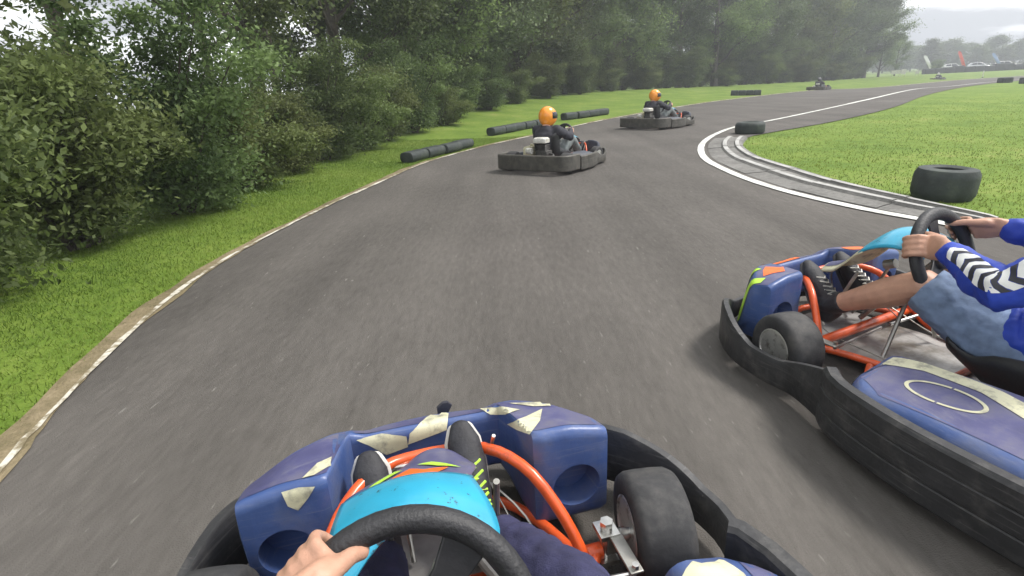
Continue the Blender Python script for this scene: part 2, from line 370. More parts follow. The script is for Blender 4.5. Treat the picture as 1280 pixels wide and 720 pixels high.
def cdt_poly(poly, step):
    """triangulate a 2-D polygon with interior points every step"""
    P = []
    n = len(poly)
    for i in range(n):
        a, b = Vector(poly[i]), Vector(poly[(i+1) % n]); k = max(1, int((b-a).length/step))
        P += [a.lerp(b, j/k) for j in range(k)]
    m = len(P); A = np.array([(p.x, p.y) for p in P])
    lo, hi = A.min(0), A.max(0)
    X, Y = np.meshgrid(np.arange(lo[0], hi[0], step), np.arange(lo[1], hi[1], step)); X, Y = X.ravel(), Y.ravel()
    if len(X):
        k = inside(A, X, Y); d, _ = line_dist(np.vstack([A, A[:1]]), X, Y); k &= d > step*.5
        P = P+[Vector((x, y)) for x, y in zip(X[k], Y[k])]
    r = delaunay_2d_cdt(P, [], [list(range(m))], 1, 1e-7)
    return [tuple(v) for v in r[0]], [tuple(f) for f in r[2]]
def bvh_of(o):
    dg = bpy.context.evaluated_depsgraph_get(); e = o.evaluated_get(dg); me = e.to_mesh()
    b = BVHTree.FromPolygons([tuple(v.co) for v in me.vertices], [tuple(p.vertices) for p in me.polygons]); e.to_mesh_clear(); return b
def sticker(name, poly, step, cast, target, m, parent, off=.0015):
    """cast(u,v) -> (origin, direction) in the target's local space; the polygon is draped on the target"""
    V, Fc = cdt_poly(poly, step); b = bvh_of(target) if not isinstance(target, BVHTree) else target
    pts = []; ok = []
    for u, v in V:
        o, d = cast(u, v); h = b.ray_cast(o, d)
        if h[0] is None: pts.append((0, 0, 0)); ok.append(False); continue
        n = h[1]
        if n.dot(d) > 0: n = -n
        pts.append(h[0]+n*off); ok.append(True)
    # drop triangles that span a jump in depth
    def good(f):
        if not all(ok[i] for i in f): return False
        q = [Vector(pts[i]) for i in f]
        return max((q[i]-q[i-1]).length for i in range(len(q))) < .09
    fc = [f for f in Fc if good(f)]
    if not fc: return None
    mb = MB(); mb.add(pts, fc)
    o = mb.build(name, m, parent, True)
    bm = bmesh.new(); bm.from_mesh(o.data); bmesh.ops.delete(bm, geom=[v for v in bm.verts if not v.link_faces], context='VERTS'); bm.to_mesh(o.data); bm.free()
    return o
def sheet(name, poly, step, dz, m, hfun=None):
    V, Fc = cdt_poly(poly, step); A = np.array(V)
    z = (hfun or fall)(A[:, 0], A[:, 1])+dz
    return MB().add([(a[0], a[1], c) for a, c in zip(A, z)], Fc).build(name, m, None, True)

# ------------------------------------------------------------------ the setting
def axis_pts(lo, hi, a, b, fine, coarse):
    return np.unique(np.concatenate([np.arange(lo, a, coarse), np.arange(a, b, fine), np.arange(b, hi+coarse, coarse)]))
gx = axis_pts(-220, 260, -14, 66, .8, 12); gy = axis_pts(-60, 260, -8, 80, .8, 12)
GX, GY = np.meshgrid(gx, gy); zx = gz_arr(GX.ravel(), GY.ravel())-.014
nx, ny = len(gx), len(gy); ii = np.arange(nx*ny).reshape(ny, nx)
FQ = np.stack([ii[:-1, :-1].ravel(), ii[:-1, 1:].ravel(), ii[1:, 1:].ravel(), ii[1:, :-1].ravel()], 1)
gme = mesh_np('ground', np.stack([GX.ravel(), GY.ravel(), zx], 1), FQ, None, ('grass_ground',)); gme.shade_smooth()
go = bpy.data.objects.new('ground', gme); COL.objects.link(go); tag(go, kind='structure')
tag(sheet('track', [tuple(p) for p in ASPH], 2.5, 0, 'asphalt'), kind='structure')
def strip(L, a, b, dz, i0=0, i1=None, jit=0, seed=0):
    """ribbon along polyline between offsets a..b (left positive)"""
    L = L[i0:i1]; rs = []; rnd = random.Random(seed)
    for i, p in enumerate(L):
        t = (L[min(i+1, len(L)-1)]-L[max(i-1, 0)]).normalized(); n = Vector((-t.y, t.x))
        q = [p.xy+n*(a+rnd.uniform(-jit, jit)), p.xy+n*(b+rnd.uniform(-jit, jit))]
        rs.append([(c.x, c.y, float(fall(c.x, c.y))+dz) for c in q])
    mb = MB(); v = [p for r in rs for p in r]
    return mb.add(v, [(2*i, 2*i+1, 2*i+3, 2*i+2) for i in range(len(rs)-1)])
L2 = [p.xy for p in smooth_line([(p.x, p.y) for p in LEFT], .12)]
R2 = [p.xy for p in smooth_line([(p.x, p.y) for p in RIGHT], .15)]
G2 = [p.xy for p in smooth_line([(p.x, p.y) for p in GRASS_R], .15)]
def near_idx(L, x, y): return min(range(len(L)), key=lambda i: (L[i].x-x)**2+(L[i].y-y)**2)
# dirt margin with an uneven outline along the outer edge
rnd = random.Random(3); rs = []
for i, p in enumerate(L2):
    t = (L2[min(i+1, len(L2)-1)]-L2[max(i-1, 0)]).normalized(); n = Vector((-t.y, t.x))
    k = noise.noise(Vector((i*.035, 3, 1)))+.7*noise.noise(Vector((i*.16, 8, 1)))+.4*noise.noise(Vector((i*.5, 1, 1))); k2 = noise.noise(Vector((i*.05, 30, 1)))+.6*noise.noise(Vector((i*.3, 40, 1)))
    fa = 1+max(0, (p.y-12))*.05
    q = [p-n*max(.002, .02+.07*k)*fa, p+n*(.085+.07*k2)*fa]
    rs.append([(c.x, c.y, float(fall(c.x, c.y))+.005) for c in q])
tag(MB().add([p for r in rs for p in r], [(2*i, 2*i+1, 2*i+3, 2*i+2) for i in range(len(rs)-1)]).build('dirt_verge', 'dirt'), kind='structure')
root = tag(empty('edge_line'), kind='structure')
i = near_idx(L2, -1.3, .3); rnd = random.Random(5)
while i < len(L2)-30:                                   # broken remains of a white edge line
    n = 24; far = L2[i].y > 10
    strip(L2, -.016-.0035*max(0, L2[i].y), .006, .010, i, i+n+1, .007, i).build('worn_line', 'worn_paint', root)
    i += n
root = tag(empty('inner_line'), kind='structure')
i = near_idx(R2, 6.5, -.2); e = len(R2)-2; rnd = random.Random(6); kk = 0
while i < e:                                            # white line laid in lengths with fine gaps
    n = rnd.randint(6, 9) if R2[i].y < 13 else 40
    strip(R2, .0, .10 if R2[i].y < 14 else .14, .009, i, min(i+n+1, e), .003, i).build('painted_length', 'road_paint', root)
    i += n
# ribbed concrete kerb between white line and grass
root = tag(empty('kerb'), kind='structure')
k0 = near_idx(G2, 3.62, 3.75); k1 = near_idx(G2, 4.35, 10.1)
GARR = np.array([(p.x, p.y) for p in G2]); RARR = np.array([(p.x, p.y) for p in R2])
def kerb_pt(i, f):
    p = G2[i]; d = ((RARR-np.array(p))**2).sum(1); q = R2[int(d.argmin())]
    return p.lerp(q, f)
KP = [(k, kerb_pt(k, 0), kerb_pt(k, .90)) for k in range(k0, k1+1)]
def kerb_prof(A, B):
    W = (B-A); out = []
    for f, z in [(-.03, -.02), (0, .035), (.12, .045), (.20, .045), (.24, .022), (.40, .020), (.45, .042), (.58, .042), (.62, .018), (.84, .012), (1.0, .004), (1.0, -.02)]:
        c = A+W*f; out.append((c.x, c.y, z))
    return out
j = 0; rnd = random.Random(8)
while j < len(KP)-1:
    n = 5; seg = KP[j:j+n+1]
    if len(seg) < 2: break
    dz = rnd.uniform(-.004, .004)
    prof = [[(x, y, z+(dz if z > 0 else 0)) for x, y, z in kerb_prof(a, b)] for _, a, b in seg]
    # close a small joint at both ends
    if len(prof) > 2:
        for k, s in ((0, 1), (-1, -2)): prof[k] = [tuple(Vector(p).lerp(Vector(q), .025)) for p, q in zip(prof[k], prof[s])]
    blk = MB().rings(prof).build('kerb_block', 'kerb_concrete', root, True, angle=25)
    for fa, fb, zz in ((.10, .21, .048), (.455, .575, .045)):
        rr = []
        for _, a, b in seg:
            ca, cb = a+(b-a)*fa, a+(b-a)*fb; rr.append([(ca.x, ca.y, zz+dz), (cb.x, cb.y, zz+dz)])
        for k, s in ((0, 1), (-1, -2)): rr[k] = [tuple(Vector(p).lerp(Vector(q), .04)) for p, q in zip(rr[k], rr[s])]
        MB().add([p for r in rr for p in r], [(2*i, 2*i+1, 2*i+3, 2*i+2) for i in range(len(rr)-1)]).build('painted_rib', 'kerb_rib_paint', blk)
    j += n

# ------------------------------------------------------------------ grass blades
def blades(name, pts, h, wd, label):
    n = len(pts); rg = np.random.RandomState(len(pts)); a = rg.uniform(0, 2*np.pi, n); hh = h*rg.uniform(.5, 1.3, n); ln = rg.normal(0, .5, (n, 2))*hh[:, None]
    dx, dy = np.cos(a)*wd*rg.uniform(.6, 1.4, n), np.sin(a)*wd
    z = pts[:, 2]
    A = np.stack([pts[:, 0]-dx, pts[:, 1]-dy, z], 1); B = np.stack([pts[:, 0]+dx, pts[:, 1]+dy, z], 1); C = np.stack([pts[:, 0]+ln[:, 0], pts[:, 1]+ln[:, 1], z+hh], 1)
    V = np.stack([A, B, C], 1).reshape(-1, 3); Fc = np.arange(3*n).reshape(n, 3)
    patch = np.array([noise.noise(Vector((x*.8, y*.8, 0))) for x, y in pts[:, :2]])
    t = np.clip(rg.uniform(0, 1, n)*.4+.3+patch*.7, 0, 1)
    o = bpy.data.objects.new(name, mesh_np(name, V, Fc, t, ('grass_blade',))); COL.objects.link(o)
    return tag(o, label, 'grass', kind='stuff')
def scatter(x0, x1, y0, y1, n, cond):
    rg = np.random.RandomState(n); X = rg.uniform(x0, x1, n); Y = rg.uniform(y0, y1, n); k = cond(X, Y); return X[k], Y[k]
X, Y = scatter(-4.4, .5, .6, 13, 170000, lambda x, y: (line_dist(LA, x, y)[1] > 0) & (line_dist(LA, x, y)[0] < 2.6) & (line_dist(LA, x, y)[0] > .07+.05*np.sin(x*9)*np.sin(y*7)))
blades('verge_grass', np.stack([X, Y, gz_arr(X, Y)-.014], 1), .024, .0032, 'mown green grass strip between the hedge and the track')
X, Y = scatter(3.2, 26, 1.5, 28, 520000, lambda x, y: (line_dist(GA, x, y)[1] < 0) & (np.random.RandomState(1).uniform(0, 1, len(x)) < np.clip(8/(x*x+y*y)**.5-.30, .0, 1)))
blades('infield_grass', np.stack([X, Y, gz_arr(X, Y)-.014], 1), .022, .0038, 'bright green mown grass inside the bend')

# ------------------------------------------------------------------ trees
def leaf_cloud(C, sig, n, size, seed, flat=.55):
    rg = np.random.RandomState(seed); k = rg.randint(0, len(C), n)
    D = rg.normal(0, 1, (n, 3)); D[:, 2] *= flat
    P = C[k]+D*sig[k][:, None]
    a = rg.normal(0, 1, (n, 3)); a[:, 2] = np.abs(a[:, 2])*1.2+.2; a /= np.linalg.norm(a, axis=1)[:, None]
    u = rg.normal(0, 1, (n, 3)); u -= a*(u*a).sum(1)[:, None]; u /= np.linalg.norm(u, axis=1)[:, None]
    v = np.cross(a, u); s = size*rg.uniform(.55, 1.35, n)[:, None]
    V = np.stack([P-u*s*.6, P+v*s*.3+u*s*.05, P+u*s*.6, P-v*s*.3+u*s*.05], 1).reshape(-1, 3)
    base = rg.uniform(0, 1, len(C)); t = np.clip(base[k]*.75+rg.uniform(0, .35, n)-.05, 0, 1)
    return V, np.arange(4*n).reshape(n, 4), t
def make_tree(seed, H, spread, nleaf, leaf, low, lm, sigma=.34, limbs=17, subs=6, girth=1.0):
    rg = random.Random(seed); mb = MB(); C = []; S = []
    bend = [Vector((rg.uniform(-.1, .1), rg.uniform(-.1, .1), 0))*H*.3 for _ in range(3)]
    def tp(t): return Vector((0, 0, H*.92*t))+bend[0]*t*t+bend[1]*(t**3)*.5
    tr = [girth*(H*.016+.03)*(1-.85*t/8)+(.06*girth if t == 0 else 0) for t in range(9)]
    mb.tube([tp(t/8) for t in range(9)], tr, 8)
    for i in range(limbs):
        t = low+(1-low)*(i+.5*rg.random())/limbs; az = i*2.4+rg.uniform(-.4, .4); el = R(rg.uniform(12, 42)+30*max(0, t-.6))
        prof = math.sin(math.pi*min(1, (t-low)/(1.02-low)*.72+.26))
        ln = spread*prof*rg.uniform(.7, 1.15); d = Vector((math.cos(az)*math.cos(el), math.sin(az)*math.cos(el), math.sin(el)))
        p0 = tp(t*.97); P = [p0]
        for k in range(1, 5): P.append(p0+d*ln*k/4+Vector((rg.uniform(-1, 1), rg.uniform(-1, 1), rg.uniform(-.5, .7)))*ln*.06)
        r0 = H*.006*(1.2-t)+.008
        mb.tube(P, [r0*(1-.8*k/4) for k in range(5)], 5)
        for q in range(subs):
            f = .3+.7*(q+rg.random())/subs; b = P[0].lerp(P[-1], min(f, 1)); dd = (d+Vector((rg.uniform(-1, 1), rg.uniform(-1, 1), rg.uniform(-.5, .8)))*.9).normalized()
            e = b+dd*ln*rg.uniform(.2, .42)
            mb.tube([b, b.lerp(e, .5)+Vector((0, 0, .03)), e], [r0*.35, r0*.22, .003], 4)
            c = b.lerp(e, rg.uniform(.6, 1.1)); C.append(tuple(c)); S.append(sigma*rg.uniform(.75, 1.3))
            if rg.random() < .5: C.append(tuple(b.lerp(e, .2))); S.append(sigma*rg.uniform(.5, .8))
    V, Fc, t = leaf_cloud(np.array(C), np.array(S), nleaf, leaf, seed)
    V[:, 2] = np.maximum(V[:, 2], .12)
    return mb.mesh('trunk'), mesh_np('crown', V, Fc, t, (lm,))
def make_bush(seed, H, Rr, nleaf, leaf, lm, stems=9):
    rg = random.Random(seed); mb = MB(); C = []; S = []
    for i in range(stems):
        az = i*2.4+rg.uniform(-.5, .5); rr = Rr*rg.uniform(.25, .95); h = H*rg.uniform(.55, 1)*(1-.35*(rr/Rr)**2)
        e = Vector((math.cos(az)*rr, math.sin(az)*rr, h)); m = Vector((e.x*.45, e.y*.45, h*.55))
        mb.tube([(e.x*.1, e.y*.1, -.03), m, e], [.02, .012, .004], 5)
        for k in range(8):
            t = rg.uniform(.12, 1.03); c = Vector((0, 0, 0)).lerp(m, t*2) if t < .5 else m.lerp(e, t*2-1)
            c = c+Vector((rg.uniform(-1, 1), rg.uniform(-1, 1), rg.uniform(-.4, .4)))*Rr*.28
            C.append((c.x, c.y, max(.15, c.z))); S.append(Rr*.135*rg.uniform(.6, 1.4))
    V, Fc, t = leaf_cloud(np.array(C), np.array(S), nleaf, leaf, seed); V[:, 2] = np.maximum(V[:, 2], .02+.06*np.random.RandomState(seed).rand(len(V)))
    return mb.mesh('stems'), mesh_np('leaves', V, Fc, t, (lm,))
for q in ('bark',): pass
TREES = [make_tree(11, 8.5, 2.9, 46000, .088, .16, 'leaf_tree', .33), make_tree(12, 9.5, 3.2, 46000, .092, .22, 'leaf_dark', .36),
         make_tree(13, 7.5, 2.6, 40000, .082, .12, 'leaf_tree', .30, 19), make_tree(14, 10.5, 3.4, 50000, .10, .10, 'leaf_dark', .38, 20),
         make_tree(15, 9, 3.0, 46000, .095, .07, 'leaf_bush', .36, 20)]
SPARSE = [make_tree(41, 9, 3.0, 34000, .08, .20, 'leaf_dark', .30, 15, 5, .5), make_tree(42, 8.5, 2.8, 34000, .075, .18, 'leaf_tree', .28, 16, 5, .45)]
FARTREES = [make_tree(21, 14, 4.0, 14000, .36, .06, 'leaf_dark', 1.05, 16, 6), make_tree(22, 12, 3.8, 14000, .36, .05, 'leaf_tree', 1.0, 16, 6), make_tree(23, 15, 3.2, 14000, .34, .05, 'leaf_dark', .95, 18, 6)]
BUSHES = [make_bush(31, 1.9, 1.0, 32000, .044, 'leaf_bush'), make_bush(32, 2.3, 1.1, 32000, .047, 'leaf_tree', 11), make_bush(33, 1.5, .9, 26000, .042, 'leaf_bush')]
for T in TREES+SPARSE+FARTREES+BUSHES: T[0].materials.append(MATS['bark'])
PT = ('trunk', 'crown')
def plant(kind, name, parts, loc, rz, sc, label, group, cat):
    r = empty(name, loc, rz); r.scale = (sc[0], sc[0], sc[1]); tag(r, label, cat, group)
    for nm, me in zip(parts, kind):
        o = bpy.data.objects.new(nm, me); COL.objects.link(o); o.parent = r
    return r
rnd = random.Random(17)
# front row of the wood: pixel column of the foot and distance set by the hedge line read off the photograph
FRONT = [(-5.1, 2.6, 2), (-5.0, 4.8, 0), (-5.1, 7.2, 1), (-4.9, 9.7, 2), (-4.6, 12.3, 0), (-4.3, 15.2, 3), (-3.3, 18.2, 4), (-2.2, 21.4, 3), (-.9, 25.0, 1), (.6, 28.8, 4), (2.6, 32.6, 3), (5.0, 36.6, 0), (7.8, 40.4, 4), (11, 44, 3), (14.6, 47.6, 1), (18.6, 51.2, 4), (23, 55, 3), (28, 59.5, 0), (33.4, 64.4, 4), (39.4, 70, 3), (46, 76, 1), (51, 81, 4)]
lab_near = 'leafy tree with bare lower trunk and sky showing through, behind the hedge bushes'
lab_mid = 'tall dense tree in the front row of the wood beside the track'
lab_far = 'tall hazy tree in the wood beyond the far straight'
for i, (x, y, k) in enumerate(FRONT):
    sc = rnd.uniform(.9, 1.1); far = i > 5
    if far: sc *= 1.15+.022*(i-5)
    lab, grp = (lab_near, 'trees behind the hedge') if i < 6 else ((lab_mid, 'front trees of the wood') if i < 13 else (lab_far, 'trees of the far wood'))
    plant(TREES[k] if i > 4 else SPARSE[i % 2], 'broadleaf_tree', PT, (x+rnd.uniform(-.3, .3), y+rnd.uniform(-.3, .3), gz(x, y)-.06), rnd.uniform(0, 6.28), (sc, sc*rnd.uniform(.95, 1.15)), lab, grp, 'tree')
for x, y, k, sc in ((41.5, 73.5, 3, 1.75), (45.5, 77.2, 4, 1.7), (48.2, 79.6, 1, 1.75), (50.6, 81.6, 3, 1.6), (56.5, 86, 4, 1.05), (61, 89, 2, .85)):
    plant(TREES[k], 'broadleaf_tree', PT, (x, y, gz(x, y)-.06), x, (sc*.8, sc), 'hazy tree closing the end of the wood towards the banners', 'trees closing the end of the wood', 'tree')
for i in range(5, len(FRONT)-1):                       # second row closes the wood behind
    x0, y0, _ = FRONT[i]; x1, y1, _ = FRONT[i+1]; d = Vector((x1-x0, y1-y0)).normalized(); n = Vector((-d.y, d.x)); m = Vector(((x0+x1)/2, (y0+y1)/2))+n*rnd.uniform(3.2, 4.2)
    sc = (1.25+.024*(i-5))*rnd.uniform(.9, 1.1)
    plant(TREES[(i*3+1) % 5], 'broadleaf_tree', PT, (m.x, m.y, gz(m.x, m.y)-.06), rnd.uniform(0, 6.28), (sc, sc*1.1), 'tall tree in the second row of the wood, half hidden by the front trees', 'second row of the wood', 'tree')
BUSHSPOT = [(-4.1, .8), (-4.15, 2.0), (-4.0, 3.2), (-4.05, 4.5), (-3.9, 5.8), (-3.95, 7.2), (-3.75, 8.6), (-3.7, 10.0), (-3.35, 11.4), (-3.0, 12.9), (-2.6, 14.5), (-2.0, 16.4), (-1.5, 18.6), (-.5, 21.5), (.7, 24.8), (2.3, 28.4), (4.4, 32.4), (7, 36.6), (10.4, 40.8), (14.4, 44.6), (19, 48.4), (24.5, 52.6), (30.5, 58), (37, 64)]
for i, (x, y) in enumerate(BUSHSPOT):
    x += .42 if i < 9 else (.3 if i < 12 else 0)
    sc = rnd.uniform(.85, 1.12)*(1+.03*max(0, i-10))*(.97 if i < 7 else 1)
    plant(BUSHES[i % 3], 'hedge_bush', ('stems', 'leaves'), (x, y, gz(x, y)-.01), rnd.uniform(0, 6.28), (sc, sc*rnd.uniform(.85, 1.15)), 'green leafy bush in the hedge along the grass verge' if i < 11 else 'low leafy bush at the foot of the tall wood', 'bushes of the hedge' if i < 11 else 'bushes at the foot of the wood', 'bush')
for i in range(6, len(FRONT)-1):                        # undergrowth closing the wood's edge
    for f in (.05, .4, .75):
        x0, y0, _ = FRONT[i]; x1, y1, _ = FRONT[i+1]; d = Vector((x1-x0, y1-y0)).normalized(); n = Vector((-d.y, d.x)); m = Vector((x0, y0)).lerp(Vector((x1, y1)), f)+n*rnd.uniform(-.3, 1.2)
        sc = (1.35+.05*(i-6))*rnd.uniform(.9, 1.15)
        plant(BUSHES[(i+int(f*2)) % 3], 'undergrowth_bush', ('stems', 'leaves'), (m.x, m.y, gz(m.x, m.y)-.02), rnd.uniform(0, 6.28), (sc, sc*1.15), 'large bush of the undergrowth between the trunks of the wood', 'undergrowth of the wood', 'bush')
for i in range(26):                                     # distant tree belt across the end of the circuit
    px = 1070+i*11.5; Y = 150+rnd.uniform(-14, 14); d = ray(px, 80); t = Y/d.y; x = d.x*t
    sc = rnd.uniform(.44, .62)*(.94 if i % 5 else 1.15)
    plant(FARTREES[i % 3], 'distant_tree', PT, (x, Y, gz(x, Y)-.1), rnd.uniform(0, 6.28), (sc*1.2, sc), 'distant hazy tree in the belt behind the banners and parked cars', 'distant tree belt', 'tree')
# ------------------------------------------------------------------ karts (x right, y forward from the nose, z up)
def rrect(y0, y1, z0, z1, r, n=4):
    r = min(r, (y1-y0)/2*.98, (z1-z0)/2*.98); out = []
    for cy, cz, a0 in ((y1-r, z1-r, 0), (y0+r, z1-r, 90), (y0+r, z0+r, 180), (y1-r, z0+r, 270)):
        for k in range(n+1):
            a = R(a0+90*k/n); out.append((cy+r*math.cos(a), cz+r*math.sin(a)))
    return out
def sstep(a, b, x):
    t = max(0, min(1, (x-a)/(b-a))); return t*t*(3-2*t)
def nose_mesh():
    rs = []; W = .43; N = 60
    for i in range(N+1):
        x = -W+2*W*i/N; a = abs(x)
        yf = .04-.19*(a/W)**2.2; pod = sstep(.185, .235, a)
        yr = -.105*(1-pod)-(.285)*pod
        z1 = .305+.035*sstep(.14, .24, a)-.02*sstep(.30, .43, a); z0 = .13*(1-pod)+.07*pod
        e = min(1, (W-a)/.022+.0); k = math.sqrt(max(.0, 1-(1-e)**2)) if e < 1 else 1
        k = .35+.65*k
        ym, zm = (yf+yr)/2, (z0+z1)/2
        ring = rrect(ym-(ym-yr)*k, ym+(yf-ym)*k, zm-(zm-z0)*k, zm+(z1-zm)*k, .026, 4)
        out = []
        for y, z in ring:
            t = (z-z0)/(z1-z0); yy = y-max(0, (y-yr)/(yf-yr))*.05*max(0, t)  # front face leans back
            zz = z-(.03*max(0, (y-yr)/(yf-yr))**1.5 if t > .5 else 0)        # top slopes down to the front
            out.append((x, yy, zz))
        rs.append(out)
    return MB().rings(rs)
BUMP_R = [(0, .055), (.22, .035), (.35, -.03), (.47, -.12), (.56, -.26), (.595, -.42), (.597, -.56)]
def band(path, prof, closed=False):
    """prof(i,u)-> list of (offset outward, z)"""
    P = [Vector((p[0], p[1])) for p in path]; rs = []; m = len(P)
    for i, p in enumerate(P):
        t = (P[min(i+1, m-1)]-P[max(i-1, 0)]).normalized(); n = Vector((-t.y, t.x))
        rs.append([(p.x+n.x*o, p.y+n.y*o, z) for o, z in prof(i/(m-1), p)])
    return MB().rings(rs)
def band_profile(z0, z1, th, groove):
    h = z1-z0; pts = [(-th*.5, z0+.01), (-th*.3, z0), (th*.3, z0), (th*.5, z0+.012)]
    if groove:
        for f in (.36, .68):
            zz = z0+h*f; pts += [(th*.5, zz-.005), (th*.5-.003, zz-.002), (th*.5-.003, zz+.002), (th*.5, zz+.005)]
    pts += [(th*.5, z1-.012), (th*.3, z1), (-th*.3, z1), (-th*.5, z1-.01)]
    return pts
def smooth2(P, step): return [(p.x, p.y) for p in smooth_line(P, step)]
def tyre_rim(x, y, r, wd, name, root, steer=0):
    s = 1 if x > 0 else -1
    w_ = empty('wheel_tmp')
    bpy.data.objects.remove(w_)
    A = Vector((math.cos(steer), math.sin(steer), 0)); c = Vector((x, y, r))
    hw = wd/2
    t = MB().lathe([(r*.52, -hw*.80), (r*.60, -hw*.98), (r*.80, -hw), (r*.93, -hw*.93), (r*.985, -hw*.72), (r, -hw*.3), (r, hw*.3), (r*.985, hw*.72), (r*.93, hw*.93), (r*.80, hw), (r*.60, hw*.98), (r*.52, hw*.80)], c, A, 36, True)
    ty = t.build(name, 'tyre_rubber', root, angle=50)
    m = MB()
    for q in (1, -1):
        m.lathe([(r*.585, q*hw*.93), (r*.60, q*hw*.99), (r*.565, q*hw*1.01), (r*.50, q*hw*.72), (r*.47, q*hw*.30), (r*.20, q*hw*.16), (r*.18, q*hw*.62), (r*.08, q*hw*.66), (.001, q*hw*.66)], c, A, 24)
    m.build('rim', 'rim_metal', ty, angle=30)
    m = MB(); Bv = A.orthogonal().normalized(); Cv = A.cross(Bv)
    for q in (1, -1):
        for k in range(5):
            d = Bv*math.cos(k*1.2566)+Cv*math.sin(k*1.2566)
            m.lathe([(.011, q*hw*.2), (.011, q*hw*.34), (.001, q*hw*.34)], c+d*r*.33, A, 8)
    tag(m.build('wheel_nuts', 'engine_metal', ty), kind='stuff')
    return ty
W1 = Vector((1, 0, 0))
def wheel_pose(y, z, tilt, r, x=0):                          # steering wheel centre, lean from vertical, radius
    global WC, WN, W2, WR
    WC = Vector((x, y, z)); WN = Vector((0, -math.cos(R(tilt)), math.sin(R(tilt)))); W2 = WN.cross(W1); WR = r
wheel_pose(-.70, .46, 26, .155)
def wheel_pt(th): return WC+(W1*math.cos(th)+W2*math.sin(th))*WR
def make_kart(name, label, group, panel_mat, steer, detail=True, front_steer=0, body='blue_plastic', flare=0, FL=0, POD=-.73, bw=0, rub='black_plastic'):
    root = tag(empty(name), label, 'go-kart', group)
    nose = nose_mesh().build('nose_cone', body, root, angle=50)
    if detail:
        cut = MB()
        for s in (-1, 1): cut.lathe([(.001, 0), (.056, 0), (.060, .055), (.056, .12), (.001, .12)], (s*.335, -.34, .175), (0, 1, 0), 28)
        cm = cut.mesh('cut'); co = bpy.data.objects.new('cut', cm); COL.objects.link(co)
        def f(o): q = o.modifiers.new('b', 'BOOLEAN'); q.operation = 'DIFFERENCE'; q.object = co; q.solver = 'EXACT'
        me = evaluated(nose.data, [f]); bpy.data.objects.remove(co)
        bm = bmesh.new(); bm.from_mesh(me)
        for e in bm.edges: e.smooth = not (len(e.link_faces) == 2 and e.calc_face_angle(0) > R(45))
        bm.to_mesh(me); bm.free(); nose.data = me
    # perimeter bumper in four lengths
    R_ = smooth2([(x+bw*sstep(0, 1, (-.05-y)/.3), y) for x, y in BUMP_R if y > POD+.1]+[(.61+.5*flare+bw*.55, POD+.01)], .03); L_ = smooth2([(x-.3*bw*sstep(0, 1, (-.05-y)/.3), y) for x, y in BUMP_R if y > POD+.1]+[(.61+.5*flare, POD+.01)], .03); full = [(-x, y) for x, y in L_[::-1]]+R_[1:]
    band(full, lambda u, p: band_profile(.035, (.115+.09*sstep(.22, .46, abs(p.x)))-.065*max(0, min(1, (-.16-p.y)/.2))+.075*max(0, min(1, (-.50-p.y)/.2)), .032, False)).build('front_bumper', rub, root, angle=35)
    for s in (-1, 1):
        P = smooth2([(.595+.5*flare, POD+.03), (.64+.65*flare, POD-.05), (.68+flare*.8, -1.0), (.68+flare, -1.28), (.67+flare, -1.36)], .03)
        P = [(s*x, y) for x, y in P]
        if s < 0: P = P[::-1]
        band(P, lambda u, p: band_profile(.03, .225, .046, True)).build('side_bumper', rub, root, angle=35)
    P = smooth2([(.66, -1.40), (.655, -1.5), (.65, -1.64), (.60, -1.73), (.50, -1.765), (0, -1.78), (-.50, -1.765), (-.60, -1.73), (-.65, -1.64), (-.655, -1.5), (-.66, -1.40)], .03)
    P = [(x*(.66+flare)/.66, y) for x, y in P]
    band(P, lambda u, p: band_profile(.05, .265, .06, detail)).build('rear_bumper', rub, root, angle=35)
    pods = []
    for s in (-1, 1):
        rs = []
        for i in range(25):
            y = POD-(1.35+POD)*i/24; t = i/24; k = math.sqrt(max(.02, 1-(1-min(1, t/.06))**2)); q = math.sqrt(max(.02, 1-(1-min(1, (1-t)/.06))**2))
            z1 = .10+(.135+.02*math.sin(t*2.5))*k*(.35+.65*q); xi = .385+.02*(1-k); xo = .565+.08*sstep(0, .14, t)+flare*(.5+.5*t)
            ring = rrect(xi, xo, .055, z1, .05, 4)
            rs.append([(s*x, y, z-.04*max(0, (x-xi)/(xo-xi))**2*(1 if z > .12 else 0)) for x, z in ring])
        pods.append(MB().rings(rs).build('side_pod', body, root, angle=50))
    # tubular frame
    fr = MB(); r = .0138
    def T(P, rr=r, st=.03): fr.tube([tuple(p) for p in smooth_line(P, st)], rr, 10)
    for s in (-1, 1):
        T([(s*.295, -.43, .105), (s*.265, -.385, .185), (s*.215, -.315, .262), (s*.155, -.24, .285), (s*.09, -.185, .275), (0, -.17, .27)])
        T([(s*.30, -.42, .075), (s*.235, -.27, .08), (s*.15, -.17, .08), (0, -.14, .08)])
        T([(s*.33, -.42, .10), (s*.24, -.56, .078), (s*.225, -.70, .075), (s*.27, -.95, .075), (s*.29, -1.25, .08), (s*.29, -1.62, .12)])
        T([(s*.28, -.62, .085), (s*.45, -.72, .10), (s*.48, -.85, .12), (s*.48, -1.2, .12), (s*.46, -1.32, .12), (s*.29, -1.36, .085)], .012)
        T([(s*.29, -1.6, .12), (s*.29, -1.74, .15), (s*.2, -1.77, .16)], .013)
    fr.tube([(-.34, -.42, .10), (.34, -.42, .10)], .019, 10)
    for y in (-.80, -1.05, -1.30): fr.tube([(-.27, y, .072), (.27, y, .072)], .0125, 8)
    fr.build('frame', 'orange_frame', root)
    MB().grid(lambda u, v: Vector(((u-.5)*2*(.20+.05*sstep(.3, .8, v)), -.16-.84*v, .056+.004*math.sin(v*20)*math.sin(u*9))), 16, 24).build('floor_tray', 'tray_metal', root, solid=.004)
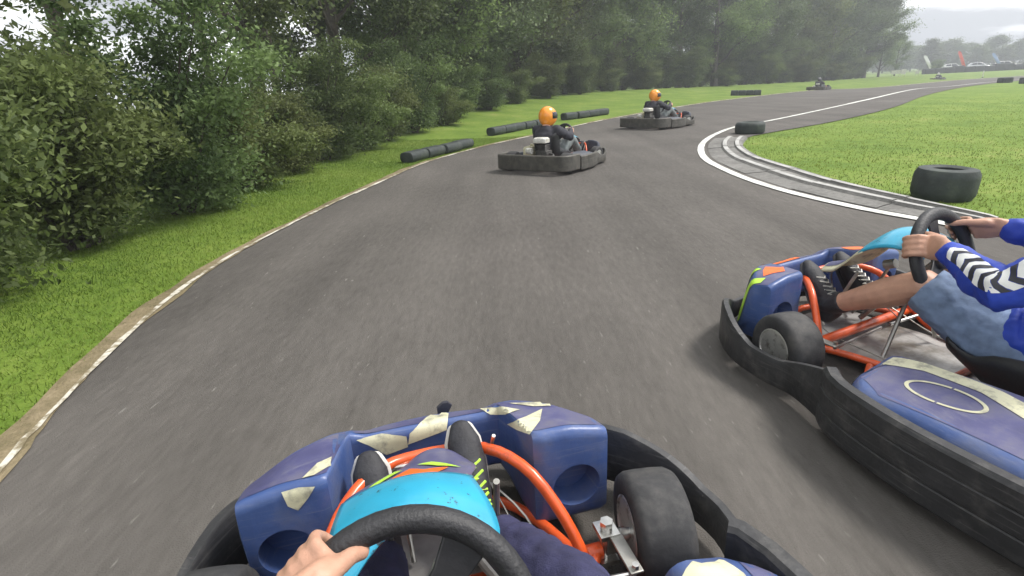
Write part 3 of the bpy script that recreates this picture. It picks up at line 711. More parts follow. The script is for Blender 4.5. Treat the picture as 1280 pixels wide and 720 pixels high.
    # steering geometry, stub axles, rear axle
    for s in (-1, 1):
        st = MB()
        st.tube([(s*.352, -.42, .05), (s*.352, -.42, .175)], .013, 10); st.tube([(s*.352, -.42, .17), (s*.352, -.42, .182)], .015, 6); st.box((s*.352, -.42, .155), (.045, .05, .012)); st.box((s*.352, -.42, .08), (.045, .05, .012))
        st.box((s*.362, -.42, .125), (.032, .036, .05)); st.tube([(s*.37, -.42, .13), (s*.47, -.42, .13)], .0125, 10); st.tube([(s*.385, -.42, .13), (s*.40, -.42, .13)], .017, 10)
        MB().box((s*.365, -.485, .155), (.03, .12, .006)).build('steering_arm', 'dull_steel', root, bevel=.002); MB().tube([(s*.365, -.535, .15), (s*.365, -.535, .17)], .008, 6).build('arm_bolt', 'steel', root)
        st.build('stub_axle', 'steel', root)
        MB().tube([(s*.365, -.535, .145), (s*.03, -.50, .13)], .006, 8).build('tie_rod', 'steel', root)
    MB().tube([(-.54, -1.48, .14), (.54, -1.48, .14)], .02, 12).build('rear_axle', 'steel', root)
    for s in (-1, 1):
        tyre_rim(s*.468, -.42, .13, .125, 'front_wheel', root, front_steer)
        tyre_rim(s*.505, -1.48, .14, .17, 'rear_wheel', root)
    # pedals and heel rail
    for s in (-1, 1):
        m = MB(); m.tube([tuple(p) for p in smooth_line([(s*.075, -.30, .075), (s*.08, -.235, .14), (s*.085, -.195, .22), (s*.09, -.19, .28)], .03)], .006, 8)
        m.tube([(s*.05, -.195, .262), (s*.145, -.195, .27)], .008, 8); m.tube([(s*.145, -.195, .27), (s*.15, -.215, .315)], .005, 6)
        m.build('pedal', 'steel', root)
    m = MB()
    m.tube([tuple(p) for p in smooth_line([(.13, -.24, .20), (.19, -.33, .16), (.21, -.45, .11), (.17, -.62, .085), (.20, -.85, .08)], .03)], .0028, 6)
    m.tube([tuple(p) for p in smooth_line([(.11, -.22, .24), (.16, -.30, .13), (.13, -.40, .16), (.17, -.47, .10)], .03)], .0022, 6)
    m.tube([tuple(p) for p in smooth_line([(-.11, -.22, .22), (-.16, -.36, .10), (-.18, -.6, .085), (-.20, -.9, .08)], .03)], .003, 6)
    tag(m.build('cables', 'dull_steel', root), kind='stuff')
    # steering column, wheel
    m = MB(); m.tube([WC-WN*.01, Vector((0, -.40, .13))], .0105, 10); m.tube([WC-WN*.16+Vector((.0, 0, 0)), WC-WN*.20], .018, 10)
    m.tube([(-.17, -.60, .08), (-.03, -.585, .36)], .008, 8); m.tube([(.17, -.60, .08), (.03, -.585, .36)], .008, 8); m.build('steering_column', 'dull_steel', root)
    sw = empty('tmp'); bpy.data.objects.remove(sw)
    ring = MB().tube([wheel_pt(2*math.pi*k/48) for k in range(48)], [(.0225, .0195)]*48, 14, closed=True, side=None)
    wo = ring.build('steering_wheel', 'wheel_grip', root)
    m = MB()
    for a in (90, 210, 330):
        th = R(a)+steer; d = (wheel_pt(th)-WC).normalized(); sd_ = WN.cross(d)
        rs = []
        for f, hw in ((.02, .034), (.06, .026), (.10, .024), (WR-.004, .036)):
            c = WC+d*f-WN*(.012*(1-f/WR)); rs.append([c+sd_*hw+WN*.004, c-sd_*hw+WN*.004, c-sd_*hw-WN*.004, c+sd_*hw-WN*.004])
        m.rings(rs)
    m.build('spokes', 'seat_plastic', wo, bevel=.003)
    MB().lathe([(.001, .012), (.03, .012), (.04, .004), (.04, -.02), (.001, -.02)], WC, WN, 20).build('hub', 'engine_metal', wo)
    # front fairing panel: printed lower tongue and raised coloured top
    cl = [Vector(p) for p in ((-.235, .325), (-.32, .36), (-.41, .405), (-.48, .437), (-.545, .445), (-.60, .43))]
    cs = [(p.x, p.y) for p in smooth_line([(p.x, p.y) for p in cl], .01)]
    def pan(u, v, lo, hi):
        i = (lo+(hi-lo)*v)*(len(cs)-1); k = int(min(i, len(cs)-2)); f = i-k; y = cs[k][0]*(1-f)+cs[k+1][0]*f; z = cs[k][1]*(1-f)+cs[k+1][1]*f
        vv = lo+(hi-lo)*v; hw = .06+.062*sstep(0, .4, vv)+.018*sstep(.5, .8, vv)-.02*sstep(.85, 1, vv); s = (u-.5)*2
        return Vector((WC.x*.75*sstep(0, .6, vv)+s*hw, y-(.05*s*s*sstep(.5, .8, vv))+.03*(1-s*s)*sstep(.85, 1, vv), z+FL*sstep(.2, .8, vv)-(.03+.02*sstep(.5, 1, vv))*s*s+(.0 if lo == 0 else .004)))
    lo = MB().grid(lambda u, v: pan(u, v, 0, .58), 16, 20).build('fairing_panel', panel_mat, root, solid=.006)
    hi = MB().grid(lambda u, v: pan(u, v, .55, 1), 20, 16).build('fairing_top', 'cyan_plastic', root, solid=.006)
    for s in (-1, 1): MB().tube([(s*.11, -.42, .355), (s*.115, -.36, .20), (s*.11, -.30, .09)], .007, 8).build('panel_strut', 'dull_steel', root)
    # seat
    def seat(u, v):
        s = (u-.5)*2; a = abs(s)
        pts = [(-.80, .20), (-.91, .13), (-1.12, .07), (-1.24, .11), (-1.31, .26), (-1.37, .50)]
        i = v*(len(pts)-1); k = int(min(i, len(pts)-2)); f = sstep(0, 1, i-k)*.5+(i-k)*.5; y = pts[k][0]*(1-f)+pts[k+1][0]*f; z = pts[k][1]*(1-f)+pts[k+1][1]*f
        hw = .215+.02*math.sin(v*3.1); side = max(0, a-.55)/.45
        h = (.06+.16*sstep(.05, .45, v))*(1-sstep(.72, 1, v)*.75)
        return Vector((math.copysign(hw*math.sin(min(a, 1)*1.45)/math.sin(1.45), s), y+side*side*.10*sstep(.55, .9, v), z+h*side**1.6))
    MB().grid(seat, 22, 26).build('seat', 'seat_plastic', root, solid=.008)
    # engine beside the seat, tank, exhaust
    ex, ey = .10, -1.50
    e = MB(); e.box((ex, ey, .24), (.20, .17, .13)); e.box((ex, ey, .34), (.11, .11, .10))
    for k in range(5): e.box((ex, ey, .305+.019*k), (.15, .15, .006))
    e.build('engine', 'engine_metal', root, bevel=.004)
    m = MB(); m.rings([[(ex-.03+x, ey-.02+y, .405+z) for x, y in rrect(-.12*k, .12*k, -.085*k, .085*k, .04)] for k, z in ((.75, 0), (.98, .012), (1, .04), (.97, .065), (.8, .08))]).build('engine_cover', 'white_plastic', root)
    m = MB(); m.lathe([(.001, 0), (.04, 0), (.045, .01), (.045, .09), (.04, .10), (.001, .10)], (-.16, -1.60, .30), (1, 0, 0), 18).build('air_filter', 'white_plastic', root)
    m = MB(); m.tube([tuple(p) for p in smooth_line([(ex+.09, ey, .26), (.28, -1.53, .25), (.34, -1.62, .24), (.36, -1.70, .24)], .03)], .018, 10); m.build('exhaust', 'engine_metal', root)
    m = MB(); m.rings([[(-.315+x, -1.25+y, .12+z) for x, y in rrect(-.08*k, .08*k, -.13*k, .13*k, .04)] for k, z in ((.85, 0), (1, .02), (1, .18), (.85, .21))]); m.lathe([(.03, 0), (.03, .03), (.001, .03)], (-.315, -1.2, .33), (0, 0, 1), 14); m.build('fuel_tank', 'fuel_plastic', root)
    MB().tube([(.42, -1.0, .10), (.45, -1.08, .24), (.45, -1.3, .24), (.42, -1.36, .10)], .012, 8).build('engine_guard', 'rust_red', root)
    return dict(root=root, nose=nose, lo=lo, hi=hi, pods=pods)
def local_cast(root_m):
    inv = root_m.inverted(); o = inv @ Vector((0, 0, CAMH)); rot = inv.to_3x3()
    return lambda px, py: (o, (rot @ ray(px, py)).normalized())
OWN = dict(loc=(-.26, 1.265), yaw=14)
NEI = dict(loc=(1.265, 2.39), yaw=25.5)
def place(k, d):
    r = k['root']; r.location = (*d['loc'], .0); r.rotation_euler = (0, 0, R(d['yaw']))
    return Matrix.Translation((*d['loc'], 0)) @ Matrix.Rotation(R(d['yaw']), 4, 'Z')
wheel_pose(-.765, .405, 34, .165, -.085)
own = make_kart('go_kart', 'blue go-kart with cream leaf shapes on its nose and a bright cyan fairing top', None, 'purple_print', R(-38), True, R(-9), flare=-.04, POD=-.57, bw=.055)
MO = place(own, OWN); cO = local_cast(MO)
z1 = lambda L, ox, oy, k: [(ox+x/k, oy+y/k) for x, y in L]
bn = bvh_of(own['nose'])
def topdown(b): return lambda u, v: (Vector((u, v, 1.0)), Vector((0, 0, -1)))
for poly, m in [([(563, 505), (558, 537), (510, 555), (512, 542), (533, 523)], 'cream_print'),
                ([(445, 550), (477, 542), (508, 545), (510, 558), (483, 568), (463, 557)], 'cream_print'),
                ([(415, 572), (413, 583), (393, 595), (378, 599), (397, 580)], 'cream_print'),
                ([(352, 615), (373, 609), (394, 608), (385, 622), (373, 637), (360, 632)], 'cream_print'),
                ([(600, 512), (625, 509), (650, 513), (633, 518), (613, 518)], 'cream_print'),
                ([(678, 512), (675, 527), (663, 543), (647, 537), (635, 530), (657, 522)], 'cream_print'),
                ([(636, 505), (690, 503), (723, 503), (737, 514), (713, 508), (667, 509)], 'cream_print')]:
    sticker('printed_leaf', poly, 3, cO, bn, m, own['nose'], .003)
MB().rings([[(x*.9+.045+.25*(z-.22), .01+y, z) for x, y in rrect(-.012*k, .012*k, -.006, .006, .005, 2)] for k, z in ((1.2, .22), (1.5, .262), (2.0, .280), (.8, .292))]).build('strap_tab', 'black_print', own['root'])
def top_pad():
    X = np.linspace(-.41, .41, 42); fr_ = [(x, .04-.19*(abs(x)/.43)**2.2-.075) for x in X]
    bk = [(x, -.085*(1-sstep(.185, .235, abs(x)))-.262*sstep(.185, .235, abs(x))) for x in X[::-1]]
    return fr_+bk
for kk in (own['nose'],): sticker('printed_top', top_pad(), .012, topdown(None), bvh_of(kk), 'purple_print', kk, .0012)
bl = bvh_of(own['lo'])
for poly, m in [([(-.115, -.465), (-.09, -.42), (-.055, -.375), (-.03, -.40), (.02, -.39), (-.005, -.425), (-.05, -.44)], 'orange_print'),
                ([(-.165, -.47), (-.125, -.41), (-.085, -.36), (-.07, -.37), (-.11, -.42), (-.145, -.47)], 'lime_print'), ([(-.04, -.35), (-.01, -.345), (.045, -.385), (.0, -.38)], 'lime_print'), ([(.0, -.445), (.05, -.425), (.085, -.44), (.05, -.455)], 'lime_print')]:
    sticker('printed_flash', poly, .01, topdown(bl), bl, m, own['lo'], .003)
for k, pod in enumerate(own['pods']):
    s = (-1, 1)[k]; b = bvh_of(pod)
    sticker('printed_band', [(s*.40, -.64), (s*.46, -.60), (s*.50, -.60), (s*.52, -.66), (s*.51, -.80), (s*.46, -1.2), (s*.40, -1.25)], .02, topdown(b), b, 'cream_print', pod, .003)
    sticker('printed_panel', [(s*.535, -.61), (s*.60, -.63), (s*.625, -.85), (s*.625, -1.25), (s*.50, -1.26), (s*.53, -.95)], .02, topdown(b), b, 'purple_print', pod)
wheel_pose(-.655, .46, 22, .158, -.03)
nei = make_kart('go_kart', 'blue go-kart with orange and lime nose print, steered by the bare-kneed driver', None, 'cream_print', R(8), True, R(-12), flare=.09, FL=.09)
MN = place(nei, NEI); cN = local_cast(MN)
b = bvh_of(nei['nose'])
sticker('printed_top', top_pad(), .012, topdown(None), b, 'purple_print', nei['nose'], .0012)
for poly, m in [([(-.40, -.22), (-.415, -.15), (-.365, -.085), (-.335, -.095), (-.375, -.145), (-.36, -.21)], 'lime_print'), ([(-.335, -.115), (-.31, -.065), (-.265, -.07), (-.285, -.125)], 'lime_print'),
                ([(-.35, -.19), (-.30, -.145), (-.25, -.115), (-.215, -.175), (-.27, -.225)], 'orange_print'), ([(-.24, -.035), (-.05, -.045), (.06, -.02), (.03, -.075), (-.12, -.085)], 'orange_print'), ([(-.33, -.055), (-.28, -.025), (-.25, -.035), (-.27, -.058)], 'black_print'),
                ([(.40, -.22), (.415, -.15), (.365, -.085), (.335, -.095), (.375, -.145), (.36, -.21)], 'lime_print'), ([(.35, -.19), (.30, -.145), (.25, -.115), (.215, -.175), (.27, -.225)], 'orange_print')]:
    sticker('printed_flash', poly, .01, topdown(b), b, m, nei['nose'], .003)
for k, pod in enumerate(nei['pods']):
    s = (-1, 1)[k]; b = bvh_of(pod)
    sticker('printed_band', [(s*.63, -.75), (s*.55, -.72), (s*.45, -.75), (s*.42, -.85), (s*.44, -1.05), (s*.50, -1.25), (s*.56, -1.31), (s*.61, -1.31), (s*.55, -1.2), (s*.48, -1.02), (s*.47, -.87), (s*.50, -.78), (s*.56, -.76)], .02, topdown(b), b, 'cream_print', pod, .003)
    sticker('printed_panel', [(s*(.42), -.77), (s*.60, -.77), (s*.66, -.86), (s*.68, -1.30), (s*.42, -1.30)], .02, topdown(b), b, 'purple_print', pod, .0012)
    for q in (0, math.pi):
     oval = [(s*(.555+.05*math.cos(t)), -.97+.10*math.sin(t)) for t in np.linspace(q, q+3.08, 20)]+[(s*(.555+.042*math.cos(t)), -.97+.089*math.sin(t)) for t in np.linspace(q+3.08, q, 20)]
     sticker('printed_oval', oval, .02, topdown(b), b, 'cream_print', pod, .003)
b = bvh_of(nei['lo'])
sticker('printed_stripe', [(-.04, -.24), (.0, -.24), (-.02, -.36), (-.09, -.46), (-.13, -.45), (-.09, -.36)], .015, topdown(b), b, 'purple_print', nei['lo'])
sticker('printed_stripe', [(.05, -.25), (.07, -.26), (.12, -.36), (.13, -.46), (.09, -.44), (.07, -.34)], .015, topdown(b), b, 'purple_print', nei['lo'])

# ------------------------------------------------------------------ people, posed in kart coordinates
def hand_on_wheel(mb, th, s, wrist, vox):
    """closed hand at ring angle th; s=+1 right hand, -1 left"""
    c = wheel_pt(th); rho = (c-WC).normalized(); tau = WN.cross(rho)*s      # tau points to the index-finger side (up the rim)
    def cp(al, off, k): return c+tau*k+(rho*math.cos(al)+WN*math.sin(al))*off
    ks = (.030, .010, -.010, -.029); ln = (1.0, 1.06, 1.0, .86)
    for k, l in zip(ks, ln):
        P = [cp(R(95-a*l), .036-.004*(a > 60), k+.001*(a/60)) for a in (0, 22, 50, 80, 110, 140, 170, 200, 228)]
        mb.tube(P, [.0100, .0104, .0098, .0092, .0092, .0088, .0084, .0080, .0070], 8, round_ends=True)
    kn = cp(R(88), .036, 0); wr = Vector(wrist)
    mid = kn.lerp(wr, .5)+WN*.006
    ax_ = tau
    mb.tube([cp(R(70), .034, 0), kn+WN*.002, kn.lerp(mid, .55)+WN*.004, mid.lerp(wr, .35), wr], [(.039, .0115), (.041, .013), (.043, .0155), (.039, .0175), (.029, .021)], 14, side=ax_, round_ends=True)
    b0 = mid+tau*.022-rho*.004; 
    mb.tube([b0.lerp(wr, .3), b0+tau*.012-rho*.012, cp(R(125), .036, .048), cp(R(165), .032, .055), cp(R(205), .031, .060)], [.0145, .0145, .0120, .0108, .0085], 8, round_ends=True)
def shoe(mb_u, mb_s, heel, toe, up):
    """upper and sole from heel to toe; up is the direction out of the shoe's instep"""
    h, t, u = Vector(heel), Vector(toe), Vector(up).normalized(); d = (t-h).normalized(); L = (t-h).length
    sd_ = d.cross(u).normalized(); u = sd_.cross(d).normalized()
    st = [(-.02, .026, .030, .045), (.03, .033, .050, .05), (.25, .036, .055, .055), (.45, .038, .046, .05), (.65, .043, .035, .04), (.85, .040, .026, .03), (.97, .026, .017, .02)]
    mb_u.tube([h+d*L*f+u*(hh*.9) for f, w_, hh, _ in st], [(w_, hh) for f, w_, hh, _ in st], 16, side=sd_, round_ends=True)
    mb_s.tube([h+d*L*f+u*.004 for f, w_, hh, _ in st], [(w_+.005, .012) for f, w_, hh, _ in st], 16, side=sd_, round_ends=True)
    return d, sd_, u, L
def helmet(parent, c, yaw, tilt, col):
    M = Matrix.Translation(c) @ Matrix.Rotation(yaw, 4, 'Z') @ Matrix.Rotation(tilt, 4, 'X')
    def pt(az, el, k=1.0):
        x, y, z = math.cos(el)*math.sin(az), math.cos(el)*math.cos(az), math.sin(el)
        f = .138+.022*max(0, y)*(1 if z < .25 else .6); zz = z*.135 if z > 0 else z*.150
        return M @ Vector((x*.122*k, y*f*k, zz*k))
    o = MB().grid(lambda u, v: pt((u-.5)*2*math.pi, R(-62)+R(151.9)*v), 32, 20).build('helmet', col, parent, solid=.006)
    MB().grid(lambda u, v: pt(R(-76)+R(152)*u, R(-12)+R(36)*v, 1.035), 16, 6).build('visor', 'visor', o, solid=.003)
    MB().tube([pt(2*math.pi*k/30, R(-60), 1.0) for k in range(30)], .010, 8, closed=True).build('helmet_trim', 'helmet_dark', o)
    return o
def person(name, label, J, vox, top, legs, leg_to, shoe_mat, helm, steer_hands=True, group=None, sole='shoe_sole', seed=1, sleeve_to=.93, helm_yaw=0, torso_r=1.0, helm_tilt=0, hem=0):
    V = Vector; b = MB(); P = {k: V(v) for k, v in J.items()}
    def lerp(a, c, t): return P[a].lerp(P[c], t)
    sid = V((1, 0, 0))
    k = torso_r
    spine = [(P['pelvis']+V((0, .02, -.04)), .145*k, .10), (P['pelvis']+V((0, 0, .05)), .155*k, .115*k), (lerp('pelvis', 'chest', .45), .145*k, .11*k), (lerp('pelvis', 'chest', .8), .165*k, .12*k), (P['chest']+V((0, 0, .04)), .175*k, .115*k), (lerp('chest', 'neck', .65), .13*k, .085), (P['neck'], .062, .062)]
    tor = ([s[0] for s in spine], [(s[1], s[2]) for s in spine])
    b.tube(*tor, 18, side=sid, round_ends=True)
    b.tube([P['neck']-V((0, 0, .05)), P['neck'].lerp(P['head'], .5), P['head']], [.06, .055, .06], 12)
    b.ball(P['head'], (.075, .095, .115), 16, 12)
    hd = P['head']; b.tube([hd+V((0, .085, .012)), hd+V((0, .112, -.022)), hd+V((0, .09, -.03))], [.010, .015, .009], 8, round_ends=True)      # nose
    b.tube([hd+V((0, .05, -.075)), hd+V((0, .088, -.085))], [.035, .024], 10, round_ends=True)                                              # chin
    for s in (-1, 1): b.ball(hd+V((s*.077, -.005, 0)), (.012, .022, .032), 8, 6)
    c1, c2, so_ = MB(), MB(), MB()
    shoes = []
    for s, n in ((-1, 'l'), (1, 'r')):
        sh, el, wr = P['sh_'+n], P['el_'+n], P['wr_'+n]; hip, kn, an, toe, heel = (P[q+n] for q in ('hip_', 'kn_', 'an_', 'toe_', 'heel_'))
        arm = [sh-V((s*.05, 0, .0)), sh, sh.lerp(el, .35), sh.lerp(el, .8), el, el.lerp(wr, .3), el.lerp(wr, .75), wr]
        ar = [.062, .062, .050, .042, .042, .042, .031, .0255]
        b.tube(arm, ar, 12, round_ends=True)
        hand_on_wheel(b, P_TH[name_key(name, seed)][0 if s < 0 else 1], s, wr, vox)
        lg = [hip, hip.lerp(kn, .3), hip.lerp(kn, .75), kn, kn.lerp(an, .15), kn.lerp(an, .35), kn.lerp(an, .75), an]
        lr = [.088, .084, .064, .058, .056, .057, .040, .036]
        b.tube(lg, lr, 14, round_ends=True)
        b.tube([an, heel.lerp(toe, .2)+V((0, 0, .03)), heel.lerp(toe, .55), heel.lerp(toe, .78)], [.034, .030, .022, .014], 10, round_ends=True)
        nn = int(sleeve_to*100)
        q = [arm[0], sh, sh.lerp(el, .35), sh.lerp(el, .8), el, el.lerp(wr, .3), el.lerp(wr, sleeve_to*.8), el.lerp(wr, sleeve_to)]
        c1.tube(q, [.075, .080, .068, .060, .061, .058, .046, .043], 14, round_ends=True)
        if leg_to > 1:
            q = [hip, hip.lerp(kn, .3), hip.lerp(kn, .75), kn, kn.lerp(an, .15), kn.lerp(an, .5), kn.lerp(an, leg_to-1)]; rr = [.102, .099, .082, .074, .073, .066, .058]
        else:
            q = [hip, hip.lerp(kn, .3), hip.lerp(kn, .6), hip.lerp(kn, leg_to*.92), hip.lerp(kn, leg_to)]; rr = [.106, .104, .094, .083, .080]
        c2.tube(q, rr, 16)
        u_, s_ = MB(), MB(); fr = shoe(u_, s_, heel, toe, P.get('up_'+n, V((0, -.55, .83)))); shoes.append((u_, s_, fr, heel, toe))
        u_.tube([an.lerp(kn, .16), an, heel.lerp(toe, .2)+V((0, 0, .03))], [.044, .043, .04], 12)
    root = obj_from(remesh(b, vox, 2), 'person', 'skin'); tag(root, label, 'person', group)
    tr = [(p, (r[0]+.016, r[1]+.016)) for p, r in zip(*tor)]
    if hem: c1.tube([P['pelvis']+V((0, hem, .03)), P['pelvis']+V((0, hem*.6, .05)), P['pelvis']+V((0, 0, .10))], [(.175, .075), (.185, .10), (.175, .125)], 20, side=sid)
    c1.tube([t[0] for t in tr[1:-1]]+[P['neck']-V((0, 0, .012))], [t[1] for t in tr[1:-1]]+[(.078, .078)], 20, side=sid, round_ends=False)
    c2.tube([t[0] for t in tr[:3]], [(t[1][0]*.97, t[1][1]*.97) for t in tr[:3]], 20, side=sid, round_ends=True)
    jv = max(vox*1.5, .0065)
    jk = obj_from(wrinkle(wrinkle(remesh(c1, jv, 3), .009, 13, seed, (1, 1, 1)), .004, 34, seed+4), 'jacket', top, root)
    tm = wrinkle(remesh(c2, jv, 2), .006, 14, seed+2); wrinkle(tm, .0025, 45, seed+9)
    tro = obj_from(tm, 'trousers' if leg_to > 1 else 'shorts', legs, root)
    for u_, s_, fr, heel, toe in shoes:
        so = obj_from(remesh(u_, max(vox, .005), 2), 'shoe', shoe_mat, root)
        obj_from(s_.mesh('sole'), 'sole', sole, so)
        if vox < .006:
            d, sd_, u, L = fr; lc = MB()
            for i in range(5):
                f = .30+.085*i; hh = (.105-.10*(f-.25)); c = V(heel)+d*L*f+u*(hh*1.02); w_ = .026
                lc.tube([c-sd_*w_-u*.012-d*.006, c+u*.003, c+sd_*w_-u*.012+d*.012], .0035, 6); lc.tube([c+sd_*w_-u*.012-d*.006, c+u*.005, c-sd_*w_-u*.012+d*.012], .0035, 6)
            lc.build('laces', P_LACE.get(seed, 'dull_steel'), so)
    hm = helmet(root, P['head']+V((0, .0, .012)), helm_yaw, helm_tilt, helm)
    return root, jk, tro
P_TH = {}; P_LACE = {1: 'lime_print', 2: 'dull_steel'}
def name_key(n, s): return s
def arm_joints(J, th_l, th_r, seed, wl=None, wrr=None):
    P_TH[seed] = (th_l, th_r)
    for n, th, s in (('l', th_l, -1), ('r', th_r, 1)):
        c = wheel_pt(th); rho = (c-WC).normalized(); J['wr_'+n] = tuple(c+WN*.062+rho*.045+Vector((0, -.062, -.012)))
    return J
wheel_pose(-.765, .405, 34, .165, -.085)
# own driver: legs on the pedals, left hand on the rim
J = dict(pelvis=(-.03, -1.16, .20), chest=(-.10, -1.36, .56), neck=(-.13, -1.37, .78), head=(-.165, -1.385, .90),
         sh_l=(-.29, -1.34, .70), sh_r=(.07, -1.33, .70), el_l=(-.37, -1.03, .52), el_r=(.22, -1.06, .50),
         hip_l=(-.12, -1.10, .18), hip_r=(.06, -1.10, .18), kn_l=(-.175, -.72, .32), kn_r=(.19, -.68, .29), an_l=(-.135, -.33, .15), an_r=(.10, -.35, .155),
         heel_l=(-.135, -.30, .09), heel_r=(.09, -.305, .095), toe_l=(-.145, -.185, .315), toe_r=(.075, -.165, .335))
J['up_l'] = (0, -.9, .45); J['up_r'] = (0, -.9, .45)
arm_joints(J, R(131), R(-40), 1)
me_, jk_, tr_ = person('driver', 'driver in navy trousers and lime-laced shoes gripping the wheel with a bare hand', J, .0045, 'navy_cloth', 'navy_cloth', 1.86, 'shoe_black', 'helmet_white', seed=1, sleeve_to=.70, helm_yaw=R(-18))
me_.location = own['root'].location; me_.rotation_euler = own['root'].rotation_euler
wheel_pose(-.655, .46, 22, .158, -.03)
# neighbour: blue jacket, denim shorts, bare legs
J = dict(pelvis=(-.02, -.98, .20), chest=(-.02, -1.10, .50), neck=(-.02, -1.10, .70), head=(-.02, -1.08, .81),
         sh_l=(-.225, -1.10, .63), sh_r=(.18, -1.11, .63), el_l=(-.315, -.94, .485), el_r=(.28, -.94, .48),
         hip_l=(-.10, -.96, .215), hip_r=(.07, -.96, .215), kn_l=(-.15, -.665, .385), kn_r=(.14, -.665, .37), an_l=(-.13, -.35, .20), an_r=(.11, -.35, .20),
         heel_l=(-.125, -.31, .13), heel_r=(.105, -.31, .13), toe_l=(-.115, -.195, .335), toe_r=(.095, -.195, .335))
J['up_l'] = J['up_r'] = (0, -.9, .45)
arm_joints(J, R(158), R(28), 2)
ne_, jn_, sn_ = person('neighbour', 'driver in blue jacket with white sleeve chevrons and denim shorts, steering alongside', J, .0045, 'blue_cloth', 'denim', .97, 'shoe_black', 'helmet_orange', seed=2, sleeve_to=.90, sole='shoe_black', hem=.12)
ne_.location = nei['root'].location; ne_.rotation_euler = nei['root'].rotation_euler
# chevrons draped along the outside of both sleeves
bj = bvh_of(jn_)
for n, s in (('l', -1), ('r', 1)):
    sh, el, wr = (Vector(J[q+n]) for q in ('sh_', 'el_', 'wr_'))
    path = smooth_line([wr.lerp(el, .12), wr.lerp(el, .5), el, el.lerp(sh, .5), sh], .01)
    def cast(u, v, path=path, s=s):
        i = max(0, min(len(path)-1.001, u/.01)); k = int(i); p = path[k].lerp(path[min(k+1, len(path)-1)], i-k); t = (path[min(k+2, len(path)-1)]-path[max(k-2, 0)]).normalized()
        out_ = Vector((s*.75, .0, .66)); out_ = (out_-t*out_.dot(t)).normalized(); sdv = t.cross(out_)
        a = v/.055; d = out_*math.cos(a)+sdv*math.sin(a)*s
        return p+d*.14, -d
    for q in range(11):
        u0 = .012+q*.0385
        sticker('white_chevron', [(u0, 0), (u0+.020, -.032), (u0+.040, -.032), (u0+.020, 0), (u0+.040, .032), (u0+.020, .032)], .007, cast, bj, 'white_print', jn_)
        u0 += .0195
        sticker('dark_chevron', [(u0+.002, 0), (u0+.022, -.032), (u0+.037, -.032), (u0+.017, 0), (u0+.037, .032), (u0+.022, .032)], .007, cast, bj, 'black_print', jn_)
wheel_pose(-.70, .46, 26, .155)
# karts ahead
kb = make_kart('go_kart', 'dark go-kart running on the track alongside the low rubber barriers', 'karts ahead on the track', 'seat_plastic', R(10), False, R(-8), body='dark_body', rub='dusty_plastic')
J = dict(pelvis=(0, -1.16, .20), chest=(0, -1.26, .46), neck=(0, -1.22, .63), head=(0, -1.18, .745),
         sh_l=(-.19, -1.21, .56), sh_r=(.19, -1.21, .56), el_l=(-.29, -.98, .45), el_r=(.29, -.98, .45),
         hip_l=(-.10, -1.08, .19), hip_r=(.10, -1.08, .19), kn_l=(-.145, -.71, .40), kn_r=(.15, -.71, .40), an_l=(-.12, -.36, .17), an_r=(.12, -.36, .17),
         heel_l=(-.115, -.30, .10), heel_r=(.115, -.30, .10), toe_l=(-.105, -.185, .30), toe_r=(.105, -.185, .30))
J['up_l'] = J['up_r'] = (0, -.9, .45)
arm_joints(J, R(160), R(20), 3)
pb, _, _ = person('rider', 'driver in orange helmet and dark jacket driving alongside the low rubber barriers', J, .012, 'dark_cloth', 'grey_cloth', 1.9, 'shoe_black', 'helmet_orange', seed=3, group='drivers ahead on the track', helm_yaw=R(-35))
def put(k, p, x, y, yaw):
    z = float(fall(x, y))
    for o in (k, p): o.location = (x, y, z); o.rotation_euler = (0, 0, R(yaw)); o.scale = (.93, .93, .96)
    if y < 10: k.scale = (.84, .84, .92); p.scale = (.86, .86, .92)
def nose_of(cx, cy, yaw): return cx-math.sin(R(yaw))*.9, cy+math.cos(R(yaw))*.9
KARTS = [(.66, 7.65, -36, None, None, None), (3.72, 13.45, -52, 'dark go-kart leaving the bend, level with the tyre at the kerb tip', 'driver in orange helmet in the kart level with the tyre at the kerb tip', 'helmet_orange'),
         (*gpt(1024, 112.5), -52, 'small dark go-kart on the straight beside the lone far tyre barrier', 'small distant driver in grey helmet on the straight', 'helmet_dark'),
         (*gpt(1172.5, 100.3), -60, 'tiny far go-kart at the end of the straight near the banners', 'tiny far driver in white helmet at the end of the straight', 'helmet_white')]
for i, (x, y, yaw, lk, lp, hc) in enumerate(KARTS):
    k, p = (kb['root'], pb) if i == 0 else (copy_tree(kb['root']), copy_tree(pb))
    if lk: k['label'] = lk; p['label'] = lp
    nx_, ny_ = nose_of(x, y, yaw); put(k, p, nx_, ny_, yaw)
    if hc:
        for ch in p.children:
            if ch.name.startswith('helmet'):
                ch.data = ch.data.copy(); ch.data.materials.clear(); ch.data.materials.append(MATS[hc])

# ------------------------------------------------------------------ loose tyres and barriers
def big_tyre(x, y, rz, r, h, label, tilt=0):
    o = MB().lathe([(r*.50, .02), (r*.62, .0), (r*.90, .012), (r*.985, .05), (r, h*.3), (r, h*.7), (r*.985, h-.05), (r*.90, h-.012), (r*.62, h), (r*.50, h-.02), (r*.53, h-.05), (r*.80, h-.07), (r*.80, .07), (r*.53, .05)], (0, 0, 0), (0, 0, 1), 40, True).build('tyre_marker', 'old_tyre', None, angle=50)
    o.location = (x, y, gz(x, y)-.02); o.rotation_euler = (R(tilt), R(tilt*.6), rz); return tag(o, label, 'tyre')
tx, ty = gpt(1181, 252); big_tyre(tx+.12, ty+.20, .3, .238, .275, 'large worn black tyre lying flat on the grass behind the kerb', 1.5)
tx, ty = gpt(941, 168); big_tyre(tx+.05, ty+.26, 1, .275, .24, 'black tyre lying at the tip of the kerb beside the white line', -1)
